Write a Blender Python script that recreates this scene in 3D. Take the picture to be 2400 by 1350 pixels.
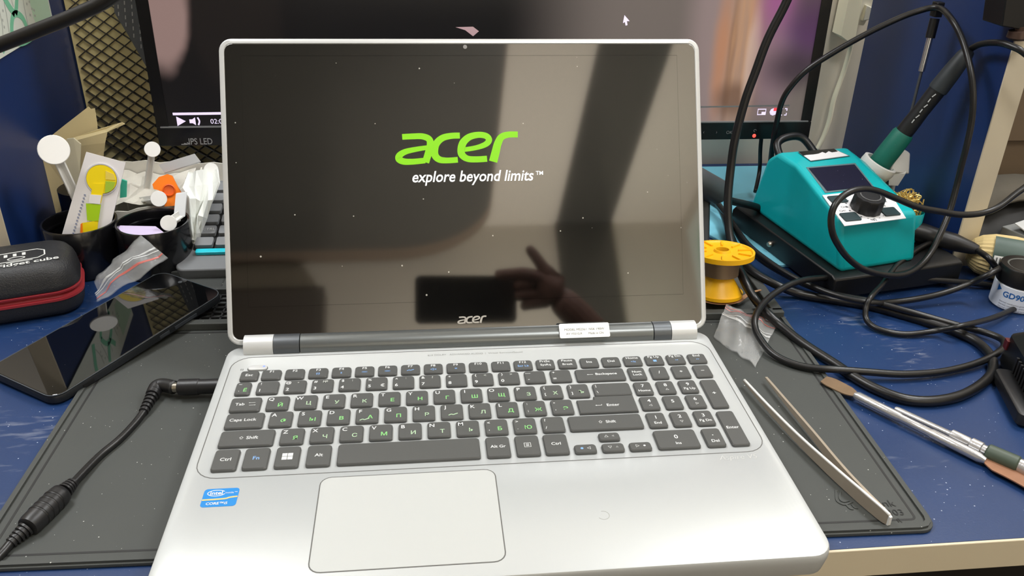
import bpy, bmesh, math, random
from mathutils import Vector, Matrix
random.seed(7)
for o in list(bpy.data.objects): bpy.data.objects.remove(o, do_unlink=True)
scene = bpy.context.scene
COL = scene.collection

# ------------------------------------------------------------------ camera
CAM = Vector((-0.0377, -0.3358, 0.3786))
CR = Vector((0.99440, -0.10320, 0.02160))      # right
CD = Vector((-0.02900, -0.46440, -0.88520))    # down
CF = Vector((0.10140, 0.87960, -0.46480))      # forward
CF.normalize(); CR = (CR - CF * CR.dot(CF)).normalized(); CD = CF.cross(CR).normalized()
FPX = 2000.52
cd = bpy.data.cameras.new('camera'); cam = bpy.data.objects.new('camera', cd); COL.objects.link(cam)
cd.sensor_fit = 'HORIZONTAL'; cd.sensor_width = 36.0; cd.lens = FPX * 36.0 / 2400.0
cd.clip_start = 0.002; cd.clip_end = 30
m = Matrix.Identity(4)
for i in range(3):
    m[i][0] = CR[i]; m[i][1] = -CD[i]; m[i][2] = -CF[i]; m[i][3] = CAM[i]
cam.matrix_world = m
scene.camera = cam

# ------------------------------------------------------------------ world, lights, exposure
w = bpy.data.worlds.new('world'); scene.world = w; w.use_nodes = True
w.node_tree.nodes['Background'].inputs[0].default_value = (0.75, 0.82, 0.9, 1)
w.node_tree.nodes['Background'].inputs[1].default_value = 0.3
def area(name, loc, target, sx, sy, power, color=(1, 1, 1)):
    l = bpy.data.lights.new(name, 'AREA'); l.shape = 'RECTANGLE'; l.size = sx; l.size_y = sy
    l.energy = power; l.color = color
    o = bpy.data.objects.new(name, l); COL.objects.link(o); o.location = loc
    o.rotation_euler = (Vector(target) - Vector(loc)).to_track_quat('-Z', 'Y').to_euler()
    return o
area('desk_light', (-0.62, 0.40, 1.20), (-0.05, 0.32, 0.0), 0.55, 0.30, 10.2, (0.97, 0.985, 1.0))
area('desk_light', (0.78, 0.45, 1.25), (0.1, 0.30, 0.0), 0.45, 0.30, 9.5, (0.97, 0.985, 1.0))
area('ceiling_light', (0.25, -0.60, 1.66), (0.25, -0.60, 0.0), 0.9, 0.5, 21, (1.0, 0.99, 0.97))
area('added_ceiling_fill', (0.35, -1.75, 0.15), (0.35, -1.85, 1.75), 0.30, 0.30, 50, (1.0, 0.97, 0.93))  # added unseen fill, brightens the far ceiling mirrored in the laptop screen
scene.view_settings.view_transform = 'Standard'; scene.view_settings.look = 'None'
scene.view_settings.exposure = 0.20; scene.view_settings.gamma = 1.0
scene.view_settings.use_curve_mapping = False

# ------------------------------------------------------------------ helpers: places seen along a sight line
def ray(x, y): return (CR * ((x - 1200) / FPX) + CD * ((y - 675) / FPX) + CF).normalized()
def PZ(x, y, z=0.0):
    d = ray(x, y); return CAM + d * ((z - CAM.z) / d.z)
def PY(x, y, Y):
    d = ray(x, y); return CAM + d * ((Y - CAM.y) / d.y)
def PX(x, y, X):
    d = ray(x, y); return CAM + d * ((X - CAM.x) / d.x)
def PP(x, y, p0, n):
    d = ray(x, y); return CAM + d * ((Vector(p0) - CAM).dot(n) / d.dot(n))

# ------------------------------------------------------------------ materials
def lin(c):
    return tuple(((v / 255.0) / 12.92 if v / 255.0 <= 0.04045 else ((v / 255.0 + 0.055) / 1.055) ** 2.4) for v in c)
MATS = {}
def mat(name, rgb, rough=0.5, metal=0.0, ior=1.5, var=0.0, vscale=40, bump=0.0, bscale=300, specks=0.0, sscale=120, speck_rgb=(225, 225, 220), emit=0.0, trans=0.0, alpha=1.0, coat=0.0, scratch=0.0):
    if name in MATS: return MATS[name]
    M = bpy.data.materials.new(name); M.use_nodes = True; nt = M.node_tree; N = nt.nodes; L = nt.links
    b = N['Principled BSDF']; c = lin(rgb) + (1,)
    b.inputs['Base Color'].default_value = c; b.inputs['Roughness'].default_value = rough
    b.inputs['Metallic'].default_value = metal; b.inputs['IOR'].default_value = ior
    if trans: b.inputs['Transmission Weight'].default_value = trans
    if alpha < 1: b.inputs['Alpha'].default_value = alpha
    if coat: b.inputs['Coat Weight'].default_value = coat; b.inputs['Coat Roughness'].default_value = 0.08
    if emit: b.inputs['Emission Color'].default_value = c; b.inputs['Emission Strength'].default_value = emit
    tc = N.new('ShaderNodeTexCoord'); out = None
    if var or specks or scratch:
        mx = N.new('ShaderNodeMix'); mx.data_type = 'RGBA'; mx.inputs[6].default_value = c
        k = 1 - var; mx.inputs[7].default_value = (c[0] * k, c[1] * k, c[2] * k, 1)
        nz = N.new('ShaderNodeTexNoise'); nz.inputs['Scale'].default_value = vscale; nz.inputs['Detail'].default_value = 5
        L.new(tc.outputs['Object'], nz.inputs['Vector']); L.new(nz.outputs[0], mx.inputs[0]); out = mx.outputs[2]
    if specks:
        vo = N.new('ShaderNodeTexVoronoi'); vo.inputs['Scale'].default_value = sscale; L.new(tc.outputs['Object'], vo.inputs['Vector'])
        wn = N.new('ShaderNodeSeparateColor'); L.new(vo.outputs['Color'], wn.inputs[0])
        th = N.new('ShaderNodeMath'); th.operation = 'MULTIPLY'; th.inputs[1].default_value = specks
        p = N.new('ShaderNodeMath'); p.operation = 'POWER'; p.inputs[1].default_value = 5; L.new(wn.outputs[0], p.inputs[0]); L.new(p.outputs[0], th.inputs[0])
        lt = N.new('ShaderNodeMath'); lt.operation = 'LESS_THAN'; L.new(vo.outputs['Distance'], lt.inputs[0]); L.new(th.outputs[0], lt.inputs[1])
        m2 = N.new('ShaderNodeMix'); m2.data_type = 'RGBA'; m2.inputs[7].default_value = lin(speck_rgb) + (1,)
        L.new(lt.outputs[0], m2.inputs[0]); L.new(out, m2.inputs[6]); out = m2.outputs[2]
    if scratch:
        mp = N.new('ShaderNodeMapping'); mp.inputs['Scale'].default_value = (60, 260, 60); mp.inputs['Rotation'].default_value = (0, 0, 0.6)
        L.new(tc.outputs['Object'], mp.inputs[0])
        n2 = N.new('ShaderNodeTexNoise'); n2.inputs['Scale'].default_value = 1.0; n2.inputs['Detail'].default_value = 3; L.new(mp.outputs[0], n2.inputs['Vector'])
        n3 = N.new('ShaderNodeTexNoise'); n3.inputs['Scale'].default_value = 14; L.new(tc.outputs['Object'], n3.inputs['Vector'])
        ml = N.new('ShaderNodeMath'); ml.operation = 'MULTIPLY'; L.new(n2.outputs[0], ml.inputs[0]); L.new(n3.outputs[0], ml.inputs[1])
        rr = N.new('ShaderNodeMapRange'); rr.inputs[1].default_value = 0.36; rr.inputs[2].default_value = 0.55; rr.inputs[4].default_value = scratch; L.new(ml.outputs[0], rr.inputs[0])
        m3 = N.new('ShaderNodeMix'); m3.data_type = 'RGBA'; m3.inputs[7].default_value = lin((190, 195, 205)) + (1,)
        L.new(rr.outputs[0], m3.inputs[0]); L.new(out, m3.inputs[6]); out = m3.outputs[2]
    if out: L.new(out, b.inputs['Base Color'])
    if bump:
        nb = N.new('ShaderNodeTexNoise'); nb.inputs['Scale'].default_value = bscale; nb.inputs['Detail'].default_value = 3
        L.new(tc.outputs['Object'], nb.inputs['Vector'])
        bp = N.new('ShaderNodeBump'); bp.inputs['Strength'].default_value = bump; bp.inputs['Distance'].default_value = 0.001
        L.new(nb.outputs[0], bp.inputs['Height']); L.new(bp.outputs[0], b.inputs['Normal'])
    MATS[name] = M; return M

# ------------------------------------------------------------------ helpers: objects
WL = {}
def tag(o, label=None, cat=None, group=None, kind=None):
    if label: o['label'] = label
    if cat: o['category'] = cat
    if group: o['group'] = group
    if kind: o['kind'] = kind
    return o
def thing(name, loc, label, cat, group=None):
    o = bpy.data.objects.new(name, None); COL.objects.link(o); o.location = loc; o.empty_display_size = 0.02
    WL[o] = Vector(loc); return tag(o, label, cat, group)
def mk(name, geo, material, parent=None, origin=None, smooth=False, label=None, cat=None, group=None, kind=None, auto=None):
    """geo = (verts, faces) in scene coordinates -> one mesh object"""
    V, F = geo
    off = WL[parent] if parent is not None else Vector(origin if origin is not None else (0, 0, 0))
    me = bpy.data.meshes.new(name)
    me.from_pydata([tuple(Vector(v) - off) for v in V], [], F)
    bm = bmesh.new(); bm.from_mesh(me); bmesh.ops.recalc_face_normals(bm, faces=bm.faces[:]); bm.to_mesh(me); bm.free()
    me.materials.append(material)
    if smooth:
        me.polygons.foreach_set('use_smooth', [True] * len(me.polygons))
        if auto is not None: me.set_sharp_from_angle(angle=math.radians(auto))
    o = bpy.data.objects.new(name, me); COL.objects.link(o)
    if parent is not None: o.parent = parent
    else: o.location = off
    WL[o] = off
    return tag(o, label, cat, group, kind)
def bevel(o, w, seg=2, angle=40):
    b = o.modifiers.new('bevel', 'BEVEL'); b.width = w; b.segments = seg; b.limit_method = 'ANGLE'; b.angle_limit = math.radians(angle)
    o.data.polygons.foreach_set('use_smooth', [True] * len(o.data.polygons)); o.data.set_sharp_from_angle(angle=math.radians(50))
    return o
def join(*gs):
    V = []; F = []
    for g in gs:
        n = len(V); V += list(g[0]); F += [tuple(i + n for i in f) for f in g[1]]
    return V, F
def xf(g, M): return [M @ Vector(v) for v in g[0]], g[1]
def frame(o, ex, ey, ez):
    M = Matrix.Identity(4)
    for i in range(3): M[i][0] = ex[i]; M[i][1] = ey[i]; M[i][2] = ez[i]; M[i][3] = o[i]
    return M
def rz(o, deg, rx=0, ry=0):
    return Matrix.Translation(Vector(o)) @ Matrix.Rotation(math.radians(deg), 4, 'Z') @ Matrix.Rotation(math.radians(rx), 4, 'X') @ Matrix.Rotation(math.radians(ry), 4, 'Y')
def box(x0, x1, y0, y1, z0, z1):
    V = [(x0, y0, z0), (x1, y0, z0), (x1, y1, z0), (x0, y1, z0), (x0, y0, z1), (x1, y0, z1), (x1, y1, z1), (x0, y1, z1)]
    return V, [(0, 3, 2, 1), (4, 5, 6, 7), (0, 1, 5, 4), (1, 2, 6, 5), (2, 3, 7, 6), (3, 0, 4, 7)]
def rrect(x0, x1, y0, y1, r, z=0.0, n=5):
    P = []
    for cx, cy, a in ((x1 - r, y1 - r, 0), (x0 + r, y1 - r, 90), (x0 + r, y0 + r, 180), (x1 - r, y0 + r, 270)):
        for i in range(n + 1):
            t = math.radians(a + 90.0 * i / n); P.append((cx + r * math.cos(t), cy + r * math.sin(t), z))
    return P
def loft(loops, cap0=True, cap1=True, closed=True):
    n = len(loops[0]); V = [p for l in loops for p in l]; F = []
    for k in range(len(loops) - 1):
        for i in range(n if closed else n - 1):
            j = (i + 1) % n; F.append((k * n + i, k * n + j, (k + 1) * n + j, (k + 1) * n + i))
    if cap0: F.append(tuple(reversed(range(n))))
    if cap1: F.append(tuple(range((len(loops) - 1) * n, len(loops) * n)))
    return V, F
def rbox(x0, x1, y0, y1, z0, z1, r, e=0.0, n=5):
    """rounded-corner slab with a softened upper and lower rim e"""
    if e <= 0: return loft([rrect(x0, x1, y0, y1, r, z0, n), rrect(x0, x1, y0, y1, r, z1, n)])
    L = [rrect(x0 + e, x1 - e, y0 + e, y1 - e, max(r - e, e * 0.3), z0, n), rrect(x0, x1, y0, y1, r, z0 + e, n), rrect(x0, x1, y0, y1, r, z1 - e, n),
         rrect(x0 + e * .3, x1 - e * .3, y0 + e * .3, y1 - e * .3, max(r - e * .3, e * .3), z1 - e * .3, n), rrect(x0 + e, x1 - e, y0 + e, y1 - e, max(r - e, e * 0.3), z1, n)]
    return loft(L)
def prism(poly, M, t):
    """flat outline poly (2D) extruded by t along local z, placed with M"""
    return loft([[M @ Vector((p[0], p[1], 0)) for p in poly], [M @ Vector((p[0], p[1], t)) for p in poly]])
def slab(pts, nrm, t):
    n = Vector(nrm) * t
    return loft([[Vector(p) for p in pts], [Vector(p) + n for p in pts]])
def lathe(prof, n=32, M=None, cap0=True, cap1=True):
    L = []
    for r, z in prof: L.append([Vector((r * math.cos(2 * math.pi * i / n), r * math.sin(2 * math.pi * i / n), z)) for i in range(n)])
    g = loft(L, cap0, cap1)
    return xf(g, M) if M else g
def axis(p, q):
    p = Vector(p); d = (Vector(q) - p); L = d.length
    return Matrix.Translation(p) @ d.to_track_quat('Z', 'Y').to_matrix().to_4x4(), L
def cyl(p, q, r0, r1=None, n=20):
    M, L = axis(p, q); return lathe([(r0, 0), (r0 if r1 is None else r1, L)], n, M)
def rod(p, q, prof, n=20):
    """prof = [(r, fraction)]"""
    M, L = axis(p, q); return lathe([(r, f * L) for r, f in prof], n, M)
def spline(P, sub=8, closed=False):
    P = [Vector(p) for p in P]; out = []; n = len(P)
    for i in range(n if closed else n - 1):
        if closed: a, b, c, d = P[(i - 1) % n], P[i], P[(i + 1) % n], P[(i + 2) % n]
        else: a, b, c, d = P[max(i - 1, 0)], P[i], P[i + 1], P[min(i + 2, n - 1)]
        for s in range(sub):
            t = s / sub; t2 = t * t; t3 = t2 * t
            out.append(0.5 * ((2 * b) + (c - a) * t + (2 * a - 5 * b + 4 * c - d) * t2 + (3 * b - a - 3 * c + d) * t3))
    if not closed: out.append(P[-1])
    return out
def tube(P, r, n=10, radii=None, flat=None):
    P = [Vector(p) for p in P]; L = []; up = None
    for i, p in enumerate(P):
        t = (P[min(i + 1, len(P) - 1)] - P[max(i - 1, 0)])
        if t.length < 1e-9: t = Vector((0, 0, 1))
        t.normalize()
        if up is None: up = Vector((0, 0, 1)) if abs(t.z) < 0.9 else Vector((0, 1, 0))
        a = t.cross(up)
        if a.length < 1e-6: a = t.cross(Vector((1, 0, 0)))
        a.normalize(); b = a.cross(t).normalized(); up = b
        rr = radii[i] if radii else r
        L.append([p + a * (rr * math.cos(2 * math.pi * k / n)) + b * ((rr if flat is None else flat) * math.sin(2 * math.pi * k / n)) for k in range(n)])
    return loft(L)
def ribbon(P, wd, M, t=0.0001, sub=6, smooth=True, closed=False, widths=None):
    """flat stroke along 2D points with square ends and mitred bends, thickness t, placed with M"""
    S = spline([(p[0], p[1], 0) for p in P], sub, closed) if smooth else [Vector((p[0], p[1], 0)) for p in P]
    n = len(S); A = []; B = []
    for i, p in enumerate(S):
        q0 = S[(i - 1) % n] if closed else S[max(i - 1, 0)]; q1 = S[(i + 1) % n] if closed else S[min(i + 1, n - 1)]
        d = (q1 - q0)
        if d.length < 1e-9: d = Vector((1, 0, 0))
        d.normalize(); k = Vector((-d.y, d.x, 0))
        if widths: f = i / max(n - 1, 1) * (len(widths) - 1); a = int(min(f, len(widths) - 2)); ww = widths[a] + (widths[a + 1] - widths[a]) * (f - a)
        else: ww = wd
        A.append(p + k * ww / 2); B.append(p - k * ww / 2)
    V = [M @ v for v in A] + [M @ v for v in B] + [M @ (v + Vector((0, 0, t))) for v in A] + [M @ (v + Vector((0, 0, t))) for v in B]
    F = []
    for i in range(n if closed else n - 1):
        j = (i + 1) % n
        F += [(2 * n + i, 2 * n + j, 3 * n + j, 3 * n + i), (i, n + i, n + j, j), (i, j, 2 * n + j, 2 * n + i), (n + i, 3 * n + i, 3 * n + j, n + j)]
    if not closed: F += [(0, 2 * n, 3 * n, n), (n - 1, 2 * n - 1, 4 * n - 1, 3 * n - 1)]
    return V, F
_tc = {}
def textgeo(s, size, M, align='CENTER', shear=0.0, bold=0.0, sx=1.0, width=None):
    """lettering as flat geometry: baseline-centred at M's origin"""
    key = (s, shear, bold)
    if key not in _tc:
        c = bpy.data.curves.new('txt', 'FONT'); c.body = s; c.size = 1.0; c.align_x = 'LEFT'; c.align_y = 'BOTTOM_BASELINE' if False else 'BOTTOM'
        c.resolution_u = 3; c.shear = shear; c.offset = bold; c.fill_mode = 'FRONT'
        o = bpy.data.objects.new('txt', c); COL.objects.link(o)
        bpy.context.view_layer.update()
        me = bpy.data.meshes.new_from_object(o.evaluated_get(bpy.context.evaluated_depsgraph_get()))
        V = [v.co.copy() for v in me.vertices]; F = [tuple(p.vertices) for p in me.polygons]
        bpy.data.objects.remove(o); bpy.data.curves.remove(c); bpy.data.meshes.remove(me)
        if V:
            x0 = min(v.x for v in V); x1 = max(v.x for v in V); y0 = min(v.y for v in V); y1 = max(v.y for v in V)
            V = [Vector((v.x - (x0 + x1) / 2, v.y - (y0 + y1) / 2, 0)) for v in V]
            _tc[key] = (V, F, x1 - x0, y1 - y0)
        else: _tc[key] = ([], [], 0, 0)
    V, F, W, H = _tc[key]
    if width is not None and W > 0: k = width / W; kx = k; ky = size if sx is None else k * sx
    else: kx = size * sx; ky = size
    dx = {'CENTER': 0, 'LEFT': W / 2 * kx, 'RIGHT': -W / 2 * kx}[align]
    return [M @ Vector((v.x * kx + dx, v.y * ky, 0)) for v in V], F

# ================================================================== THE ROOM
M_wall = mat('wall_beige', (214, 205, 188), 0.7, var=0.06, vscale=6)
M_wall2 = mat('wall_far', (205, 196, 180), 0.75, var=0.08, vscale=3)
M_ceil = mat('ceiling_paint', (214, 204, 188), 0.7, var=0.04, vscale=3)
M_darkfilm = mat('ceiling_film_dark', (80, 78, 72), 0.25, var=0.25, vscale=2)
M_blue = mat('blue_laminate', (27, 53, 108), 0.34, var=0.30, vscale=9, specks=0.05, sscale=260, bump=0.03, bscale=900)
M_bluetop = mat('blue_desk_laminate', (29, 57, 104), 0.36, var=0.35, vscale=11, specks=0.17, sscale=330, speck_rgb=(165, 174, 192), scratch=0.22, bump=0.05, bscale=700)
M_edge = mat('edge_band_beige', (214, 203, 178), 0.45, var=0.05, vscale=30)
M_black = mat('black_plastic', (16, 16, 17), 0.42, var=0.2, vscale=80)
M_floor = mat('floor_brown', (92, 78, 64), 0.5, var=0.3, vscale=12)
def struct(o): o['kind'] = 'structure'; return o
DZ = -0.74; CZ = 1.75; BY = -2.43; WY = 0.72; LX = -1.7; RX = 1.15
struct(mk('floor', box(LX, RX, BY, WY, DZ - 0.05, DZ), M_floor))
struct(mk('wall_front', box(LX - .1, RX + .1, WY, WY + 0.1, DZ, CZ + .3), M_wall))
struct(mk('wall_back', box(LX - .1, RX + .1, BY - 0.1, BY, DZ, CZ + .3), M_wall2))
struct(mk('wall_left', box(LX - 0.1, LX, BY, WY, DZ, CZ + .3), M_wall2))
struct(mk('wall_right', box(RX, RX + 0.1, BY, WY, DZ, CZ + .3), M_wall2))
ceil = struct(mk('ceiling', box(LX, RX, BY, WY, CZ, CZ + 0.1), M_ceil))
# dark stretched-film sections of the two-level ceiling
M_brown = mat('ceiling_rim_brown', (112, 96, 80), 0.6)
mk('ceiling_rim', rbox(-1.55, 0.232, -2.40, -0.30, 1.565, CZ, 0.42, n=10), M_brown, ceil)
mk('ceiling_film', rbox(-1.50, 0.225, -2.27, -0.36, 1.552, 1.5649, 0.38, n=10), M_darkfilm, ceil)
mk('ceiling_film', box(0.563, 0.815, BY + .001, WY - .3, CZ - 0.012, CZ), M_darkfilm, ceil)
struct(mk('trim_1', box(0.555, 0.812, BY, BY + 0.03, DZ, CZ - .013), M_darkfilm))   # dark pilaster down the far wall
wd_ = thing('added_wardrobe', (-1.1, -2.2, DZ), 'dark brown cupboard shape added on the far wall to darken low left of laptop screen', 'added_wardrobe')  # added furniture shape that darkens the low left of the mirrored wall
M_ward = mat('added_wardrobe_brown', (88, 80, 72), .5, var=.1, vscale=8)
mk('carcass', box(-1.65, -0.45, -2.42, -2.30, DZ, 1.40), M_ward, wd_)
for a_ in (-1.64, -1.055): mk('door', box(a_, a_ + .58, -2.30, -2.285, DZ + .05, 1.38), M_ward, wd_)
# poster on the right wall, seen in the glass
M_paper = mat('map_paper', (226, 232, 222), 0.6, var=0.04, vscale=20)
M_pgreen = mat('print_green', (128, 202, 166), 0.6)
M_pgreen2 = mat('print_pale_green', (196, 226, 200), 0.6)
M_pgrey = mat('print_grey', (186, 190, 184), 0.6)
wp = thing('wall_poster', (RX - .002, -2.0, 1.2), 'pale poster with green rings on the wall behind, mirrored at right edge of laptop screen', 'poster')
MW = frame((RX - .004, 0, 0), Vector((0, -1, 0)), Vector((0, 0, 1)), Vector((-1, 0, 0)))
mk('sheet', prism([(1.55, 0.9), (2.36, 0.9), (2.36, 1.66), (1.55, 1.66)], MW, .002), M_paper, wp)
for cx, cy, r in ((2.15, 1.42, .14), (1.85, 1.2, .16), (2.2, 1.1, .12), (1.75, 1.5, .1)):
    mk('ring', ribbon([(cx + r * .7 * math.cos(a * .5236), cy + r * math.sin(a * .5236)) for a in range(12)], .05, Matrix.Translation((-.0022, 0, 0)) @ MW, .0004, 4, True, True), M_pgreen, wp)

# ------------------------------------------------------------------ desk
desk = thing('desk', (0.1, 0.35, DZ), 'workbench desk with scratched dark blue top and beige front edge', 'desk')
mk('desk_top', box(LX + .35, RX - .02, 0.0275, WY - .001, -0.022, 0.0), M_bluetop, desk)
e = bevel(mk('edge_band', box(LX + .35, RX - .02, 0.0255, 0.0275, -0.0225, 0.0), M_edge, desk), .0006)
mk('apron', box(LX + .36, RX - .03, 0.10, 0.12, -0.30, -0.022), M_black, desk)
for sx in (-1.25, 1.05): mk('side_leg', box(sx, sx + .03, 0.12, WY - .02, DZ, -0.022), M_edge, desk)
# side panels standing on the desk
lp = thing('side_panel', (-0.435, 0.58, 0), 'blue side panel of the bench on the left, with a paper map pinned to it', 'panel')
mk('board', box(-0.445, -0.425, 0.439, WY - .001, 0, 0.62), M_blue, lp)
bevel(mk('edge_strip', box(-0.4455, -0.4245, 0.437, 0.439, 0, 0.62), M_edge, lp), .0005)
rp = thing('side_panel', (0.51, 0.53, 0), 'blue side panel with beige edge strip behind the teal soldering station', 'panel')
mk('board', box(0.50, 0.5215, 0.402, 0.668, 0, 0.43), M_blue, rp)
bevel(mk('edge_strip', box(0.4995, 0.522, 0.400, 0.402, 0, 0.43), M_edge, rp), .0005)

# ================================================================== SILICONE WORK MAT
M_mat = mat('mat_rubber', (66, 69, 67), 0.62, var=0.16, vscale=25, specks=0.13, sscale=300, speck_rgb=(190, 192, 188), bump=0.05, bscale=1200)
M_matd = mat('mat_rubber_dark', (30, 31, 31), 0.6, var=0.2, vscale=60)
MM = rz((0.2775, 0.0355, 0), -1.45)
mt = thing('work_mat', (0, 0.2, 0), 'dark grey rubber repair mat under the laptop with raised tray at its back', 'mat')
MWd, MDp = 0.583, 0.380
def mtx(g): return xf(g, MM)
mk('mat_sheet', mtx(rbox(-MWd, 0, 0, MDp, 0, 0.0028, 0.010, 0.0006)), M_mat, mt)
g = []
# rim ridge just inside the border, and the raised tray frame with dividers
Mg = MM @ Matrix.Translation((0, 0, 0.0028))
def loopr(x0, x1, y0, y1, r): return [(p[0], p[1]) for p in rrect(x0, x1, y0, y1, r, 0, 3)]
mk('border_ridge', ribbon(loopr(-MWd + .003, -.003, .003, MDp - .003, .008), .0035, Mg, .0016, 1, False, True), M_mat, mt)
mk('border_groove', ribbon(loopr(-MWd + .010, -.010, .010, .262, .003), .0016, Mg, .00012, 1, False, True), M_matd, mt)
frm = [box(-MWd + .004, -.002, .266, .274, .0027, .0095), box(-MWd + .004, -.002, .366, .374, .0027, .0095), box(-.012, -.002, .27, .37, .0027, .0095), box(-MWd + .004, -MWd + .012, .27, .37, .0027, .0095),
       box(-.09, -.084, .27, .37, .0027, .009), box(-.17, -.164, .27, .37, .0027, .009), box(-.46, -.454, .335, .37, .0027, .009), box(-.51, -.504, .335, .37, .0027, .009), box(-MWd + .01, -.43, .330, .336, .0027, .009)]
for f in frm: bevel(mk('tray_wall', mtx(f), M_mat, mt), .0008)
cells = []
for i in range(9):
    cells.append(box(-.535 + i * .0085, -.5335 + i * .0085, .276, .326, .0027, .0052))
for j in range(7): cells.append(box(-.535, -.465, .276 + j * .0082, .2775 + j * .0082, .0027, .0052))
mk('grid_cells', mtx(join(*cells)), M_matd, mt)
# embossed maker mark near the front right corner
ME = Mg
def mpx(x, y): 
    v = MM.inverted() @ PZ(x, y, .003); return (v.x, v.y)
st = [[(1959, 1149), (1960, 1170), (1966, 1178), (1980, 1183), (1998, 1176)], [(1970, 1150), (1968, 1168), (1976, 1176), (1990, 1174)], [(1984, 1184), (1992, 1192), (2000, 1194)], [(1996, 1182), (2003, 1190), (2010, 1191)]]
mk('embossed_mark', join(*[ribbon([mpx(*p) for p in s], .0012, ME, .0006, 4) for s in st]), M_mat, mt)
for s, x, y, sz in (('link', 2076, 1180, .0085), ('303', 2098, 1201, .0075), ('R', 2108, 1220, .005)):
    c = mpx(x, y); mk('embossed_letters', textgeo(s, sz, ME @ Matrix.Translation((c[0], c[1], .0004))), M_matd, mt)

# ================================================================== LAPTOP
M_silver = mat('laptop_silver', (192, 196, 197), 0.36, metal=0.25, var=0.03, vscale=12, bump=0.015, bscale=2500)
M_silver2 = mat('laptop_frame_silver', (202, 204, 204), 0.32, metal=0.2)
M_pad = mat('touchpad_silver', (188, 191, 190), 0.42, metal=0.1, specks=0.03, sscale=70, speck_rgb=(70, 70, 70))
M_seam = mat('seam_dark', (96, 96, 94), 0.6)
M_key = mat('key_black', (78, 79, 78), 0.48, bump=0.03, bscale=2500)
M_keyside = M_key
M_leg = mat('legend_white', (214, 217, 217), 0.5)
M_legg = mat('legend_green', (132, 205, 122), 0.5)
M_legb = mat('legend_blue', (126, 170, 226), 0.5)
M_hinge = mat('hinge_grey', (112, 116, 116), 0.30, metal=0.6)
M_hcap = mat('hinge_cap_grey', (92, 96, 100), 0.34, metal=0.55)
M_glass = mat('display_glass', (12, 11, 10), 0.045, ior=2.45, specks=0.09, sscale=95, var=0.1, speck_rgb=(170, 168, 160))
M_lcd = mat('display_lcd', (13, 12, 11), 0.045, ior=2.45, specks=0.10, sscale=110, var=0.1, speck_rgb=(185, 182, 172))
M_logo = mat('screen_green', (122, 196, 16), 0.4, emit=0.33)
M_screenw = mat('screen_white', (235, 238, 240), 0.4, emit=0.48)
M_chrome = mat('logo_silver', (190, 188, 184), 0.35, metal=0.4)
M_red = mat('dark_edge', (60, 60, 60), 0.5)
lap = thing('laptop', (0, 0.127, 0.003), 'open silver laptop with black keys showing a green boot logo', 'laptop')
H = 0.024; B0 = 0.0052
X0, X1, Y0, Y1 = -0.1912, 0.1912, 0.0, 0.252
wl = (-0.1838, 0.1852, 0.0945, 0.2335)
def lp_(z, i, r=0.014): return rrect(X0 + i, X1 - i, Y0 + i, Y1 - i, max(r - i, .002), z, 6)
base = loft([lp_(B0, .006), lp_(B0 + .003, .002), lp_(H - .006, 0), lp_(H - .0018, .0003), lp_(H - .0005, .0010), lp_(H, .0024),
             rrect(*wl, .014, H, 6), rrect(wl[0] + .0012, wl[1] - .0012, wl[2] + .0012, wl[3] - .0012, .013, H - .0007, 6)])
mk('base', base, M_silver, lap, smooth=True, auto=35)
for fx in (-.16, .16):
    for fy in (.07, .225): mk('foot', rbox(fx - .012, fx + .012, fy - .005, fy + .005, .0028, B0 + .001, .004), M_black, lap)
mk('keyboard_rim', ribbon([(p[0], p[1]) for p in rrect(wl[0] - .0005, wl[1] + .0005, wl[2] - .0005, wl[3] + .0005, .0145, 0, 6)], .0006, Matrix.Translation((0, 0, H)), .00012, 1, False, True), M_seam, lap)
KZ = H - .0007
def key(x0, x1, y1, y0, leg=(), L=None):
    """one key cap; leg = [(text, fx, fy, size, material)] with fractions across the cap"""
    if L:
        P = L; 
        def ins(d, z):
            c = []
            n = len(P)
            for i in range(n):
                a = Vector(P[i - 1]); b = Vector(P[i]); q = Vector(P[(i + 1) % n])
                d1 = (b - a).normalized(); d2 = (q - b).normalized()
                n1 = Vector((-d1.y, d1.x)); n2 = Vector((-d2.y, d2.x)); v = b + (n1 + n2) * d
                c.append((v.x, v.y, z))
            return c
        g = loft([ins(0, KZ), ins(.0001, KZ + .0016), ins(.0006, KZ + .0022)])
    else:
        r = min(.0018, (x1 - x0) * .2, (y1 - y0) * .25)
        g = loft([rrect(x0, x1, y0, y1, r, KZ, 3), rrect(x0 + .0001, x1 - .0001, y0 + .0001, y1 - .0001, r, KZ + .0015, 3), rrect(x0 + .0006, x1 - .0006, y0 + .0006, y1 - .0006, r, KZ + .0022, 3)])
    k = mk('key', g, M_key, lap, smooth=True, auto=30)
    zt = KZ + .00226
    for it in leg:
        s, fx, fy, sz, mm = it[:5]
        p = (x0 + (x1 - x0) * fx, y0 + (y1 - y0) * fy, zt)
        if callable(s): mk('legend', s(p, sz), mm, k)
        else: mk('legend', textgeo(s, sz, Matrix.Translation(p), bold=0.012), mm, k)
    return k
W_, G_, B_ = M_leg, M_legg, M_legb
def tri(kind):
    d = {'l': 90, 'r': -90, 'u': 0, 'd': 180}[kind]
    def f(p, s):
        M = rz(p, d); P = [(-s, -s * .8), (s, -s * .8), (0, s)]
        return ribbon(P, s * .35, M, .00004, 1, False, True)
    return f
def bars(n, gap=1.8):
    def f(p, s): return join(*[prism([(-s * .5, -s * .12), (s * .5, -s * .12), (s * .5, s * .12), (-s * .5, s * .12)], Matrix.Translation((p[0] + (i - (n - 1) / 2) * s * gap, p[1], p[2])), .00004) for i in range(n)])
    return f
def dot(p, s): return lathe([(s, 0), (s, .00004)], 12, Matrix.Translation(p))
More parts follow.
